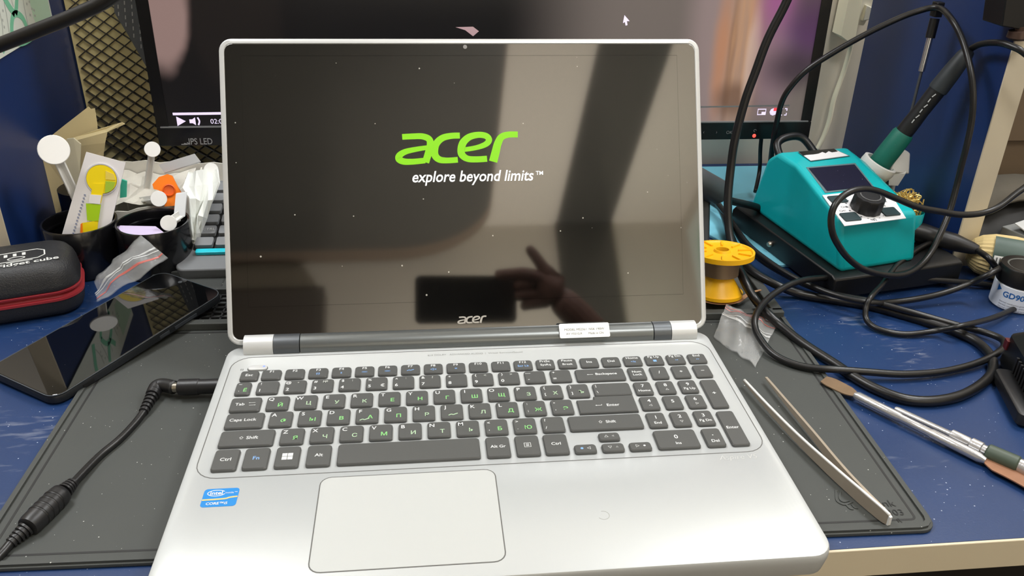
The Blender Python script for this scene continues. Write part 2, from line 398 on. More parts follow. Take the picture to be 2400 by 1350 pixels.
def arrow(kind='l', ln=3.0):
    def f(p, s):
        k = -1 if kind == 'l' else 1; M = Matrix.Translation(p)
        return join(ribbon([(-ln * s / 2, 0), (ln * s / 2, 0)], s * .3, M, .00004, 1, False), prism([(k * ln * s / 2 + k * s * .6, 0), (k * ln * s / 2 - k * s * .2, s * .5), (k * ln * s / 2 - k * s * .2, -s * .5)], M, .00004))
    return f
def enter_arrow(p, s): return join(arrow('l', 3)(p, s), ribbon([(s * 1.5, 0), (s * 1.5, s * .8)], s * .3, Matrix.Translation(p), .00004, 1, False))
def up_arrow(p, s): return ribbon([(0, s), (s * .9, 0), (s * .4, 0), (s * .4, -s * .9), (-s * .4, -s * .9), (-s * .4, 0), (-s * .9, 0)], s * .25, Matrix.Translation(p), .00004, 1, False, True)
def win(p, s):
    q = []
    for a in (-1, 0):
        for b in (-1, 0): q.append(prism([(a * s * 1.05 + s * .04, b * s + s * .05), (a * s * 1.05 + s * .98, b * s + s * .05), (a * s * 1.05 + s * .98, b * s + s * .93), (a * s * 1.05 + s * .04, b * s + s * .93)], Matrix.Translation(p), .00004))
    return join(*q)
def menu_icon(p, s):
    M = Matrix.Translation(p)
    return join(ribbon([(-s, -s), (s, -s), (s, s), (-s, s)], s * .2, M, .00004, 1, False, True), *[ribbon([(-s * .5, k * s * .45), (s * .5, k * s * .45)], s * .2, M, .00004, 1, False) for k in (-1, 0, 1)])
def ruler(p, s): return join(ribbon([(-s * 1.5, -s * .4), (s * 1.5, -s * .4), (s * 1.5, s * .4), (-s * 1.5, s * .4)], s * .18, Matrix.Translation(p), .00004, 1, False, True), bars(2, 1.2)(p, s * .7))
def scrawl(p, s): return ribbon([(-s * 2, -s * .6), (-s * .8, s * .1), (0, -s * .3), (s, s * .2), (s * 2, s * .6)], s * .5, Matrix.Translation(p), .00004, 4)
# function row
key(-.1748, -.1616, .2132, .2010, [('Esc', .5, .52, .0042, W_)])
fk = ['F1', 'F2', 'F3', 'F4', 'F5', 'F6', 'F7', 'F8', 'F9', 'F10', 'F11', 'F12', 'PrtSc', 'Pause', 'Ins', 'Del', 'Home', 'Pg Up', 'Pg Dn', 'End']
f2 = {2: '(ı)', 3: 'z', 4: ruler, 5: ruler, 6: scrawl, 7: '◁×', 8: '≡', 11: 'Scr Lk', 12: 'SysRq', 13: 'Break', 16: '▸/ıı', 17: '■', 18: '◂◂', 19: '▸▸'}
for i, s in enumerate(fk):
    x = -.1595 + i * .01702
    if i in (14, 15): lg = [(s, .5, .52, .004, W_)]
    else:
        lg = [(s, .5, .78, .0038, W_)]
        if i in f2:
            q = f2[i]; mm = W_ if i in (12, 13) else B_
            lg.append((q, .5, .36, .0013 if callable(q) else .0034, mm))
    key(x, x + .0142, .2135, .2012, lg)
# number row
key(-.1753, -.1645, .1982, .1828, [('~', .28, .8, .004, W_), ('`', .28, .25, .004, W_), ('Ё', .68, .36, .0050, G_)])
nr = [('1', '!', ''), ('2', '@', '"'), ('3', '#', '№'), ('4', '$', ';'), ('5', '%', ''), ('6', '^', ':'), ('7', '&', '?'), ('8', '*', ''), ('9', '(', '<'), ('0', ')', '>'), ('-', '—', ''), ('=', '+', '')]
for i, (a, b, c) in enumerate(nr):
    x = -.1604 + i * .01944
    lg = [(a, .18, .25, .0048, W_), (b, .18, .78, .004, W_)]
    if c: lg.append((c, .62, .78, .0036, M_pgrey))
    if a == '5': lg.append(('€', .78, .28, .0048, W_))
    key(x, x + .0156, .1982, .1830, lg)
key(.0724, .1098, .1978, .1825, [('Backspace', .62, .5, .0040, W_), (arrow('l', 3), .30, .5, .0013, W_)])
# letter rows
def letters(lat, cyr, x0, y1, y0, green):
    for i, (a, b) in enumerate(zip(lat, cyr)):
        x = x0 + i * .01944
        lg = []
        if len(a) == 2: lg += [(a[0], .17, .76, .0038, W_), (a[1], .17, .26, .0038, W_)]
        else: lg.append((a, .2, .76, .0050, W_))
        if b: lg.append((b, .64, .36, .0054, G_ if b in green else M_pgrey2))
        if a == 'J': lg.append((scrawl, .55, .28, .0016, M_pgrey2))
        if a == 'F': lg.append((scrawl, .40, .2, .0016, M_pgrey2))
        key(x, x + .0156, y1, y0, lg)
M_pgrey2 = mat('legend_pale', (170, 198, 164), 0.5)
key(-.1753, -.1543, .1786, .1625, [('Tab', .32, .5, .0042, W_), (arrow('l', 4), .72, .58, .001, W_), (arrow('r', 4), .72, .40, .001, W_)])
letters(['Q', 'W', 'E', 'R', 'T', 'Y', 'U', 'I', 'O', 'P', '{[', '}]'], 'ЙЦУКЕНГШЩЗХЪ', -.1506, .1786, .1626, 'ЙЕНГШЩ')
key(.0821, .1098, .1782, .1629, [('|', .09, .76, .0038, W_), ('\\', .09, .28, .0038, W_)])
key(.0674, .1094, .1621, .1428, [(enter_arrow, .36, .42, .0013, W_), ('Enter', .60, .42, .0042, W_)], L=[(.0674, .1428), (.1094, .1428), (.1094, .1621), (.0802, .1621), (.0802, .1584), (.0674, .1584)])
key(-.1750, -.1496, .1600, .1432, [('Caps Lock', .46, .5, .0042, W_)])
letters(['A', 'S', 'D', 'F', 'G', 'H', 'J', 'K', 'L', ':;', '"\''], 'ФЫВАПР ЛДЖЭ', -.1460, .1600, .1432, 'ФЫВАПЖДЭ')
key(-.1752, -.1398, .1404, .1235, [(up_arrow, .40, .5, .0014, W_), ('Shift', .60, .5, .0044, W_)])
letters(['Z', 'X', 'C', 'V', 'B', 'N', 'M', '<,', '>.', '?/'], ['Я', 'Ч', 'С', 'М', 'И', 'Т', 'Ь', 'Б', 'Ю', ''], -.1360, .1402, .1236, 'ЯМЮБ')
key(.0576, .1090, .1396, .1236, [(up_arrow, .43, .5, .0014, W_), ('Shift', .57, .5, .0040, W_)])
# bottom row
for x0, x1, lg in ((-.1750, -.1592, [('Ctrl', .5, .5, .0044, W_)]), (-.1560, -.1402, [('Fn', .5, .5, .0048, B_)]), (-.1362, -.1208, [(win, .5, .5, .0034, W_)]), (-.1165, -.1010, [('Alt', .5, .5, .0042, W_)]),
                   (-.0970, -.0048, []), (-.0008, .0150, [('Alt Gr', .5, .5, .0038, W_)]), (.0186, .0346, [(menu_icon, .5, .5, .0021, W_)]), (.0376, .0536, [('Ctrl', .5, .5, .0040, W_)])):
    key(x0, x1, .1208, .1000, lg)
key(.0753, .0896, .1197, .1116, [(tri('u'), .36, .5, .0012, W_), (tri('l'), .68, .5, .0007, W_)])
key(.0569, .0716, .1084, .0998, [(tri('l'), .66, .5, .0012, W_), (dot, .34, .5, .0010, B_)])
key(.0753, .0902, .1082, .0998, [(tri('d'), .36, .5, .0012, W_), (tri('u'), .68, .5, .0007, W_)])
key(.0937, .1086, .1080, .0998, [(tri('r'), .36, .5, .0012, W_), (dot, .68, .5, .0008, W_)])
# number pad
nx = [.1127, .1297, .1466, .1634]
for x, s in zip(nx, ('Num', '/', '*', '−')):
    key(x, x + .0130, .1976, .1818, [('Num', .5, .62, .0036, W_), ('Lock', .5, .38, .0036, W_)] if s == 'Num' else [(s, .5, .5, .005, W_)])
for y1, y0, row in ((.1780, .1624, (('7', 'Home'), ('8', 'u'), ('9', 'Pg Up'))), (.1592, .1436, (('4', 'l'), ('5', ''), ('6', 'r'))), (.1397, .1233, (('1', 'End'), ('2', 'd'), ('3', 'Pg Dn')))):
    for x, (a, b) in zip(nx, row):
        lg = [(a, .5, .66 if b else .55, .0050, W_)]
        if b: lg.append((tri(b), .5, .3, .0011, W_) if len(b) == 1 else (b, .5, .28, .0036, W_))
        key(x, x + .0131, y1, y0, lg)
key(.1634, .1756, .1776, .1427, [('+', .5, .5, .0055, W_)])
key(.1631, .1756, .1381, .1000, [('Enter', .5, .5, .0040, W_)])
key(.1129, .1418, .1194, .1000, [('0', .5, .60, .0055, W_), ('Ins', .5, .25, .0036, W_)])
key(.1463, .1593, .1192, .1000, [('.', .5, .6, .006, W_), ('Del', .5, .28, .0040, W_)])
# power button, faint printing, touchpad, sticker
pb = bevel(mk('power_button', rbox(-.1712, -.1572, .2158, .2218, H - .001, H + .0008, .0028, .0004), M_silver2, lap), .0001)
mk('power_rim', ribbon([(p[0], p[1]) for p in rrect(-.1715, -.1569, .2155, .2221, .003, 0, 4)], .0004, Matrix.Translation((0, 0, H - .0006)), .0002, 1, False, True), M_seam, pb)
mk('power_light', lathe([(.0009, 0), (.0009, .0001)], 10, Matrix.Translation((-.1595, .2195, H + .0009))), mat('led_blue', (110, 130, 255), .4, emit=1.0), pb)
mk('power_symbol', textgeo('(ı)', .003, Matrix.Translation((-.1755, .2180, H - .0004))), M_seam, lap)
M_faint = mat('faint_print', (158, 160, 158), 0.4)
mk('audio_print', textgeo('◧◨ DOLBY   ADVANCED AUDIO  |  Virtual SurroundSound', .003, Matrix.Translation((0.0, .2285, H - .0005)), width=.074), M_faint, lap)
mk('model_print', textgeo('Aspire V5', .004, Matrix.Translation((.163, .0885, H + .0001)), shear=.2, width=.026), mat('model_print', (186, 188, 187), 0.3), lap)
tp = (-.1052, .0026, .0112, .0890)
mk('touchpad', rbox(*tp, H - .001, H + .00025, .0065, .0001), M_pad, lap)
mk('touchpad_seam', ribbon([(p[0], p[1]) for p in rrect(tp[0] - .0003, tp[1] + .0003, tp[2] - .0003, tp[3] + .0003, .0068, 0, 5)], .0008, Matrix.Translation((0, 0, H)), .00014, 1, False, True), M_seam, lap)
mk('worn_ring', ribbon([(.064 + .0035 * math.cos(a), .0425 + .0035 * math.sin(a)) for a in [(-2.6 + i * .4) for i in range(12)]], .0004, Matrix.Translation((0, 0, H)), .00006, 2), M_faint, lap)
MS = Matrix.Translation((-.1641, .0760, H + .0001))
stk = mk('processor_sticker', rbox(-.1745, -.1537, .0680, .0841, H, H + .00018, .0022, .00005), mat('sticker_blue', (28, 128, 202), 0.4), lap)
MS2 = MS @ Matrix.Translation((0, 0, .0001))
mk('sticker_swoosh', ribbon([(-.0102, -.0017), (-.004, -.0016), (.003, -.0013), (.006, -.0003), (.0102, .0002)], .0012, MS2, .00005, 4), mat('sticker_gold', (222, 190, 120), 0.4), stk)
mk('sticker_lettering', join(textgeo('intel', .0044, MS2 @ Matrix.Translation((-.0028, .0040, .0001)), bold=.02), textgeo('inside™', .0022, MS2 @ Matrix.Translation((.0060, .0040, .0001))), textgeo('CORE™i5', .0034, MS2 @ Matrix.Translation((-.0010, -.0052, .0001)), width=.0125, bold=.02),
    ribbon([(-.0028 + .0052 * math.cos(a), .0040 + .0026 * math.sin(a)) for a in [(.5 + i * .5) for i in range(12)]], .0005, MS2, .00005, 3)), M_leg, stk)
# hinge
HYc, HZc, Hr = .2465, .0262, .0088
def hcyl(x0, x1, r): return cyl((x0, HYc, HZc), (x1, HYc, HZc), r, n=28)
mk('hinge_bar', hcyl(-.1348, .1440, Hr), M_hinge, lap, smooth=True, auto=40)
for a, b in ((-.1550, -.1355), (.1447, .1588)): mk('hinge_cap', hcyl(a, b, Hr + .0002), M_hcap, lap, smooth=True, auto=40)
for a, b in ((-.1775, -.1553), (.1592, .1800)): mk('hinge_cover', hcyl(a, b, Hr + .0002), M_silver2, lap, smooth=True, auto=40)
lb = mk('regulatory_label', xf(rbox(-.0202, .0202, -.0060, .0062, 0, .0002, .0012), frame((.0876, .2402, .0341), Vector((1, 0, 0)), Vector((0, .78, .62)), Vector((0, -.62, .78)))), mat('label_white', (232, 233, 230), 0.5), lap)
ML = frame((.0876, .2400, .0344), Vector((1, 0, 0)), Vector((0, .78, .62)), Vector((0, -.62, .78)))
mk('label_lettering', join(textgeo('MODEL MS2361  NSK 190W', .003, ML @ Matrix.Translation((0, .001, 0)), width=.032), textgeo('AV V5S1G.R       Made in CN', .003, ML @ Matrix.Translation((0, -.0025, 0)), width=.030)), mat('label_ink', (96, 96, 92), 0.5), lb)
# lid
TL = 0.4783; LY0 = 0.2453
MLd = frame((0, LY0, H), Vector((1, 0, 0)), Vector((0, math.sin(TL), math.cos(TL))), Vector((0, -math.cos(TL), math.sin(TL))))
LT = 0.2415; LB = .0035
def ll(i, z, r=.010): return [MLd @ Vector(p) for p in rrect(-.1912 + i, .1912 - i, LB + i, LT - i, max(r - i, .001), z, 6)]
lid = mk('lid', loft([ll(.003, -.0075), ll(.0005, -.006), ll(0, -.0035), ll(.0006, -.0004), ll(.0016, .0003), ll(.0040, .0003), ll(.0046, -.0002)]), M_silver2, lap, smooth=True, auto=35)
mk('screen_glass', xf(rbox(-.1866, .1866, LB + .0046, LT - .0046, -.0012, .0001, .0062, .0001), MLd), M_glass, lid)
AX0, AX1, AY0, AY1 = -.1742, .1718, .0330, .2276
mk('display_panel', xf(rbox(AX0, AX1, AY0, AY1, -.0005, .00016, .0004), MLd), M_lcd, lid)
mk('display_border', ribbon([(AX0, AY0), (AX1, AY0), (AX1, AY1), (AX0, AY1)], .0004, MLd @ Matrix.Translation((0, 0, .0001)), .00008, 1, False, True), mat('lcd_border', (8, 8, 8), 0.05, ior=1.9), lid)
mk('webcam', lathe([(.0016, 0), (.0016, .0002)], 16, MLd @ Matrix.Translation((-.0005, .2345, .0001))), mat('webcam_lens', (140, 138, 136), 0.3), lid)
# boot logo traced as letter strokes
def acer(M, k, t=.0001):
    sc = .000055 * k   # metres per drawing unit
    def q(L): return [((x - 1030) * sc, (345 - y) * sc) for x, y in L]
    S = [([(258, 182), (420, 176), (540, 178), (630, 215), (648, 290), (622, 400), (575, 545)], [80, 82, 85, 92, 98, 100, 100]),
         ([(612, 335), (450, 358), (300, 390), (215, 440), (205, 492), (270, 528), (400, 532), (570, 518)], [62, 70, 80, 92, 100, 90, 82, 78]),
         ([(1068, 172), (940, 176), (820, 205), (735, 280), (705, 370), (712, 450), (770, 507), (880, 522), (1030, 514)], [84, 86, 92, 100, 106, 104, 92, 80, 80]),
         ([(1445, 505), (1300, 512), (1170, 502), (1095, 450), (1080, 380), (1110, 275), (1200, 195), (1330, 165), (1440, 182), (1480, 240), (1430, 300), (1300, 345), (1130, 372)], [86, 86, 88, 100, 106, 106, 96, 86, 86, 90, 80, 68, 64]),
         ([(1530, 548), (1570, 410), (1605, 290), (1660, 200), (1760, 166), (1893, 166)], [120, 116, 108, 96, 86, 84])]
    return join(*[ribbon(q(L), 0, M @ Matrix.Translation((0, 0, t * i * .05)), t, 5, True, False, [w * sc for w in W]) for i, (L, W) in enumerate(S)])
mk('boot_logo', acer(MLd @ Matrix.Translation((-.0088, .1545, .0002)), 1.02), M_logo, lid)
mk('boot_tagline', textgeo('explore beyond limits', .01, MLd @ Matrix.Translation((.0032, .1306, .0003)), shear=.22, bold=.012, width=.0965, sx=1.12), M_screenw, lid)
mk('boot_trademark', textgeo('TM', .003, MLd @ Matrix.Translation((.0562, .1336, .0003)), bold=.012, width=.0058), M_screenw, lid)
mk('bezel_logo', acer(MLd @ Matrix.Translation((-.0012, .0178, .0002)), .242, .0004), M_chrome, lid)

# ================================================================== MONITOR BEHIND
M_bez = mat('monitor_bezel', (20, 20, 21), 0.25, ior=1.5, specks=0.02, sscale=90)
M_line = mat('bezel_line', (120, 122, 124), 0.4)
M_ui = mat('player_white', (226, 214, 244), 0.5, emit=0.62)
M_uired = mat('player_red', (240, 70, 80), 0.5, emit=0.5)
MY = 0.56
TM_ = math.radians(1.5)
MMo = frame((0.0445, MY, 0.0865), Vector((0.999, 0, 0)).normalized(), Vector((0, math.sin(TM_), math.cos(TM_))), Vector((0, -math.cos(TM_), math.sin(TM_))))
MWm, MHm = 0.709, 0.412
def screen_mat():
    M = bpy.data.materials.new('monitor_picture'); M.use_nodes = True; nt = M.node_tree; N = nt.nodes; L = nt.links
    b = N['Principled BSDF']; b.inputs['Base Color'].default_value = (.004, .004, .004, 1); b.inputs['Roughness'].default_value = .3
    tc = N.new('ShaderNodeTexCoord'); sep = N.new('ShaderNodeSeparateXYZ'); L.new(tc.outputs['Object'], sep.inputs[0])
    def val(v): n = N.new('ShaderNodeValue'); n.outputs[0].default_value = v; return n.outputs[0]
    def op(o, a, c=None, cl=False):
        n = N.new('ShaderNodeMath'); n.operation = o; n.use_clamp = cl
        for i, v in enumerate((a, c)):
            if v is None: continue
            if isinstance(v, (int, float)): n.inputs[i].default_value = v
            else: L.new(v, n.inputs[i])
        return n.outputs[0]
    def sm(v, a, c):
        n = N.new('ShaderNodeMapRange'); n.interpolation_type = 'SMOOTHSTEP'; n.inputs[1].default_value = a; n.inputs[2].default_value = c; L.new(v, n.inputs[0]); return n.outputs[0]
    x, z = sep.outputs[0], sep.outputs[2]     # object coordinates, metres from the monitor's foot
    nz = N.new('ShaderNodeTexNoise'); nz.inputs['Scale'].default_value = 22; L.new(tc.outputs['Object'], nz.inputs['Vector'])
    mp = N.new('ShaderNodeMapping'); mp.inputs['Scale'].default_value = (60, 1, 5); L.new(tc.outputs['Object'], mp.inputs[0])
    st = N.new('ShaderNodeTexNoise'); st.inputs['Scale'].default_value = 1.0; st.inputs['Detail'].default_value = 3; L.new(mp.outputs[0], st.inputs['Vector'])
    def blob(cx, cz, rx, rz_, soft=.5, noise=.15):
        a = op('DIVIDE', op('SUBTRACT', x, cx), rx); c = op('DIVIDE', op('SUBTRACT', z, cz), rz_)
        d = op('SQRT', op('ADD', op('MULTIPLY', a, a), op('MULTIPLY', c, c)))
        d = op('ADD', d, op('MULTIPLY', op('SUBTRACT', nz.outputs[0], .5), noise * 2))
        n = N.new('ShaderNodeMapRange'); n.interpolation_type = 'SMOOTHSTEP'; n.inputs[1].default_value = 1 + soft; n.inputs[2].default_value = 1 - soft; L.new(d, n.inputs[0]); return n.outputs[0]
    col = None
    def over(base, rgb, fac, k=1.0):
        mx = N.new('ShaderNodeMix'); mx.data_type = 'RGBA'
        if base is None: mx.inputs[6].default_value = lin((17, 15, 16)) + (1,)
        else: L.new(base, mx.inputs[6])
        mx.inputs[7].default_value = lin(rgb) + (1,)
        L.new(op('MULTIPLY', fac, k), mx.inputs[0]); return mx.outputs[2]
    # picture: dark figure at left with a pale strip of wall, warm grey blur, long fair hair and violet lights at right
    c = over(None, (150, 122, 116), op('MULTIPLY', sm(x, -.285, -.30), sm(z, .145, .20)), .0)
    c = over(c, (148, 122, 116), blob(-.338, .300, .042, .135, .10, .10))
    c = over(c, (24, 20, 20), blob(-.262, .22, .045, .085, .15, .1))
    c = over(c, (116, 106, 100), sm(x, .0, .13), .95)
    c = over(c, (152, 132, 130), blob(.235, .24, .03, .2, .6, .1), .8)
    c = over(c, (176, 140, 116), blob(.262, .19, .026, .09, .5, .15), .8)
    c = over(c, (190, 128, 88), blob(.2405, .185, .0075, .055, .8, .3), .65)
    c = over(c, (112, 80, 62), blob(.252, .18, .004, .07, .6, .3), .6)
    c = over(c, (196, 148, 108), op('MULTIPLY', blob(.263, .19, .013, .07, .5, .2), sm(st.outputs[0], .35, .65)), .9)
    c = over(c, (96, 66, 50), blob(.262, .132, .02, .018, .6, .2), .7)
    c = over(c, (206, 178, 160), op('MULTIPLY', blob(.276, .17, .008, .05, .5, .15), sm(st.outputs[0], .35, .6)), .8)
    c = over(c, (158, 84, 138), blob(.298, .240, .020, .045, .8, .2), .9)
    c = over(c, (140, 112, 122), blob(.300, .165, .022, .045, .7, .15), .75)
    c = over(c, (92, 54, 104), blob(.338, .205, .026, .028, .8, .1), .9)
    c = over(c, (44, 30, 48), blob(.325, .165, .03, .02, .8, .1), .8)
    c = over(c, (74, 46, 70), blob(.335, .24, .02, .05, .8, .1), .7)
    c = over(c, (24, 18, 22), sm(x, .338, .35), .8)
    c = over(c, (18, 15, 17), sm(z, .060, .030), .97)
    L.new(c, b.inputs['Emission Color']); b.inputs['Emission Strength'].default_value = 0.80
    return M
mon = thing('monitor', (0.0445, 0.565, 0), 'large black monitor behind the laptop, paused video on its screen', 'monitor')
bevel(mk('housing', xf(rbox(-MWm / 2, MWm / 2, 0, MHm, -.035, -.0012, .005), MMo), M_bez, mon), .001)
brd = .012
mk('chin', xf(rbox(-MWm / 2, MWm / 2, 0, .0195, -.0013, .002, .0012, .0004), MMo), M_bez, mon)
for a, b, c, d in ((-MWm / 2, -MWm / 2 + brd, .0195, MHm), (MWm / 2 - brd, MWm / 2, .0195, MHm), (-MWm / 2 + brd, MWm / 2 - brd, MHm - brd, MHm)):
    mk('bezel', xf(box(a, b, c, d, -.0013, .0012), MMo), M_bez, mon)
sc = mk('screen', xf(box(-MWm / 2 + brd, MWm / 2 - brd, .0195, MHm - brd, -.0013, .0002), MMo), screen_mat(), mon)
mk('chin_line', xf(box(-MWm / 2 + .004, MWm / 2 - .004, .0192, .0206, 0.0001, .0024), MMo), M_line, mon)
def mo(x, y):
    v = MMo.inverted() @ PP(x, y, MMo @ Vector((0, 0, 0)), MMo.to_3x3() @ Vector((0, 0, 1))); return v.x, v.y
Mq = MMo @ Matrix.Translation((0, 0, .0003))
def bar(a, b, h): return ribbon([mo(*a), mo(*b)], h, Mq, .0001, 1, False)
mk('progress_bar', bar((405, 267), (1560, 252), .0026), M_ui, sc)
mk('progress_bar', bar((1560, 252), (1850, 247), .0018), M_line, sc)
x, y = mo(424, 284); mk('play_icon', prism([(x - .004, y - .005), (x + .005, y), (x - .004, y + .005)], Mq, .0001), M_ui, sc)
x, y = mo(456, 284); mk('speaker_icon', join(prism([(x - .005, y - .002), (x - .002, y - .002), (x + .001, y - .0042), (x + .001, y + .0042), (x - .002, y + .002), (x - .005, y + .002)], Mq, .0001), ribbon([(x + .0035, y - .004), (x + .005, y), (x + .0035, y + .004)], .0016, Mq, .0001, 3)), M_ui, sc)
x, y = mo(512, 284); mk('time_text', textgeo('02:08 / 4:59', .0075, Mq @ Matrix.Translation((x + .009, y, .0001)), width=.034), M_ui, sc)
x, y = mo(1785, 262); mk('miniplayer_icon', join(ribbon([(x - .0045, y - .003), (x + .0045, y - .003), (x + .0045, y + .003), (x - .0045, y + .003)], .0012, Mq, .0001, 1, False, True), prism([(x, y - .003), (x + .0045, y - .003), (x + .0045, y), (x, y)], Mq, .0001)), M_ui, sc)
x, y = mo(1812, 262); mk('settings_icon', lathe([(.0042, 0), (.0042, .0001)], 8, Mq @ Matrix.Translation((x, y, 0))), M_ui, sc)
mk('settings_badge', prism([(x, y + .001), (x + .0065, y + .001), (x + .0065, y + .0045), (x, y + .0045)], Mq @ Matrix.Translation((0, 0, .0001)), .0001), M_uired, sc)
x, y = mo(1836, 262); mk('fullscreen_icon', join(*[ribbon([(x + sx * .0012, y + sy * .0036), (x + sx * .0036, y + sy * .0036), (x + sx * .0036, y + sy * .0012)], .0012, Mq, .0001, 1, False) for sx in (-1, 1) for sy in (-1, 1)]), M_ui, sc)
x, y = mo(1467, 47); mk('cursor_icon', prism([(x - .002, y + .005), (x + .004, y - .001), (x + .001, y - .001), (x + .002, y - .005), (x, y - .0055), (x - .001, y - .002), (x - .003, y - .003)], Mq, .0001), M_ui, sc)
x, y = mo(1095, 73); mk('picture_patch', prism([(x - .012, y + .004), (x + .006, y + .0045), (x + .012, y), (x + .006, y - .005), (x - .002, y + .001)], Mq, .0001), mat('picture_pink', (168, 140, 144), .5, emit=.5), sc)
Mc = MMo @ Matrix.Translation((0, 0, .0022))
x, y = mo(462, 330); mk('panel_badge', join(textgeo('IPS LED', .008, Mc @ Matrix.Translation((x + .004, y, 0)), width=.024, sx=1.25, bold=.01), *[ribbon([(x - .016 + i * .003, y - .003 + i * .001), (x - .010 + i * .0015, y - .003)], .0009, Mc, .0001, 1, False) for i in range(3)]), mat('badge_grey', (150, 152, 154), .4), mon)
for s, px_ in (('‹', 1648), ('›', 1678), ('OK', 1708)): 
    x, y = mo(px_, 309); mk('button_mark', textgeo(s, .005, Mc @ Matrix.Translation((x, y, 0))), M_line, mon)
x, y = mo(1768, 305); mk('power_mark', ribbon([(x + .0014 * math.cos(a), y + .0014 * math.sin(a)) for a in [i * .8 for i in range(7)]], .0005, Mc, .0001, 2), M_line, mon)
x, y = mo(1766, 317); mk('power_led', lathe([(.0021, 0), (.0016, .0005)], 12, Mc @ Matrix.Translation((x, y, 0))), mat('led_red', (255, 60, 50), .4, emit=2.5), mon)
mk('stand_neck', box(.015, .075, .600, .625, .006, .33), M_black, mon)
bevel(mk('stand_foot', rbox(-.08, .17, .575, .705, 0, .008, .02), M_black, mon), .002)

# ================================================================== WALL SIDE, LEFT
# dark stretched mesh in front of the beige wall
M_mesh = mat('mesh_dark', (58, 55, 50), 0.7)
M_meshg = mat('mesh_grey', (104, 105, 106), 0.75, var=.15, vscale=200)
M_slit = mat('slit_pale', (186, 184, 178), 0.6)
M_tan = mat('mesh_backing_tan', (240, 224, 166), 0.7, var=.1, vscale=60)
ms = thing('mesh_sheet', (-.35, .685, 0), 'dark diamond mesh over tan backing, between blue left panel and monitor', 'mesh')
def mz(x, z): return (x, .688 - .010 * math.sin(max(0, min(1, (x + .44) / .2)) * 3.1), z)
bk = []
nx_ = 8
rows = [[(-.4235 + .2 * i / nx_, .690 - .010 * math.sin(max(0, min(1, (.0165 + .2 * i / nx_) / .2)) * 3.1), z) for i in range(nx_ + 1)] for z in (0.0, .40)]
mk('backing', loft(rows, False, False, False), M_tan, ms)
sg = []
pw = .0178; ph_ = .0130
def strand(x, z, dx):
    P = []; R = []
    n = 0
    while z > 0.004 and n < 140:
        if -.4245 <= x <= -.235: P.append(mz(x, z)); R.append(max(.0008, .0044 - z * .0165))
        elif P: break
        x += dx; z -= ph_ / 2 * 1.0; n += 1
    return tube(P, .001, 5, R, .0006) if len(P) > 2 else None
for k in range(-30, 31):
    for s in (-1, 1):
        x0 = -.33 + k * pw; g = strand(x0, .385, s * pw / 2)
        if g: sg.append(g)
        
mk('strands', join(*sg), M_mesh, ms, kind='stuff')
# denser grey flap with slits near the top
def fz(x, y): p = PY(x, y, .655); return p
flap = [(262, -90), (268, 30), (300, 82), (345, 160), (420, 260), (420, -90)]
mk('grey_flap', slab([fz(*p) for p in flap], (0, 1, 0), .0015), M_meshg, ms)
sl = []
for i in range(9):
    for j in range(14):
        x = 272 + i * 16 + j * 1.2; y = -40 + j * 17 + (i % 2) * 8
        if y < 30 + (x - 268) * 1.45 - 8: sl.append(slab([fz(x, y), fz(x + 2.2, y), fz(x + 2.6, y + 9), fz(x + .4, y + 9)], (0, -1, 0), .0004))
mk('slits', join(*sl), M_slit, ms, kind='stuff')

# paper map pinned to the left panel
pm = thing('paper_map', (-.424, .52, .2), 'pale printed sheet with green branching loops pinned on blue left panel', 'paper')
XP = -.4235
poly = [(-150, -60), (100, -60), (113, 0), (124, 50), (95, 80), (65, 98), (0, 138), (-150, 225)]
mk('sheet', slab([PX(*p, XP) for p in poly], (1, 0, 0), .0004), M_paper, pm)
def pp2(x, y): q = PX(x, y, XP); return (q.y, q.z)
MPp = frame((XP + .0005, 0, 0), Vector((0, 1, 0)), Vector((0, 0, 1)), Vector((1, 0, 0)))
def stroke(pts, wd, m, nm='print', lift=0): return mk(nm, ribbon([pp2(*p) for p in pts], wd, MPp @ Matrix.Translation((0, 0, lift)), .00006, 5), m, pm)
mk('print', slab([PX(*p, XP + .00042) for p in [(60, -40), (104, -40), (112, 3), (122, 48), (88, 66), (78, 40)]], (1, 0, 0), .00005), M_pgreen2, pm)
stroke([(6, -10), (20, 15), (33, 33)], .0075, M_pgreen, lift=.0001)
stroke([(38, -10), (37, 15), (35, 33)], .0065, M_pgreen, lift=.0001)
stroke([(27, 85), (26, 60), (29, 38), (38, 32), (50, 40), (58, 55), (64, 72), (72, 88)], .0065, M_pgreen, lift=.0001)
stroke([(27, 85), (40, 100), (56, 98), (72, 88)], .0065, M_pgreen, lift=.0001)
stroke([(-60, -20), (-30, 20), (-20, 60), (10, 120)], .008, M_pgreen, lift=.0001)
for pts in ([(52, -5), (58, 30), (66, 66)], [(8, 5), (14, 35), (20, 75)], [(24, -6), (30, 16)], [(-4, 20), (4, 60), (6, 110)]): stroke(pts, .0012, M_pgrey, lift=.00008)
for x, y in ((60, 8), (66, 3), (72, 20), (77, 23), (68, 34), (79, 36), (4, 24), (3, 46), (7, 62), (74, 62)): stroke([(x, y), (x + 3, y + 2)], .0022, M_pgrey, lift=.00008)

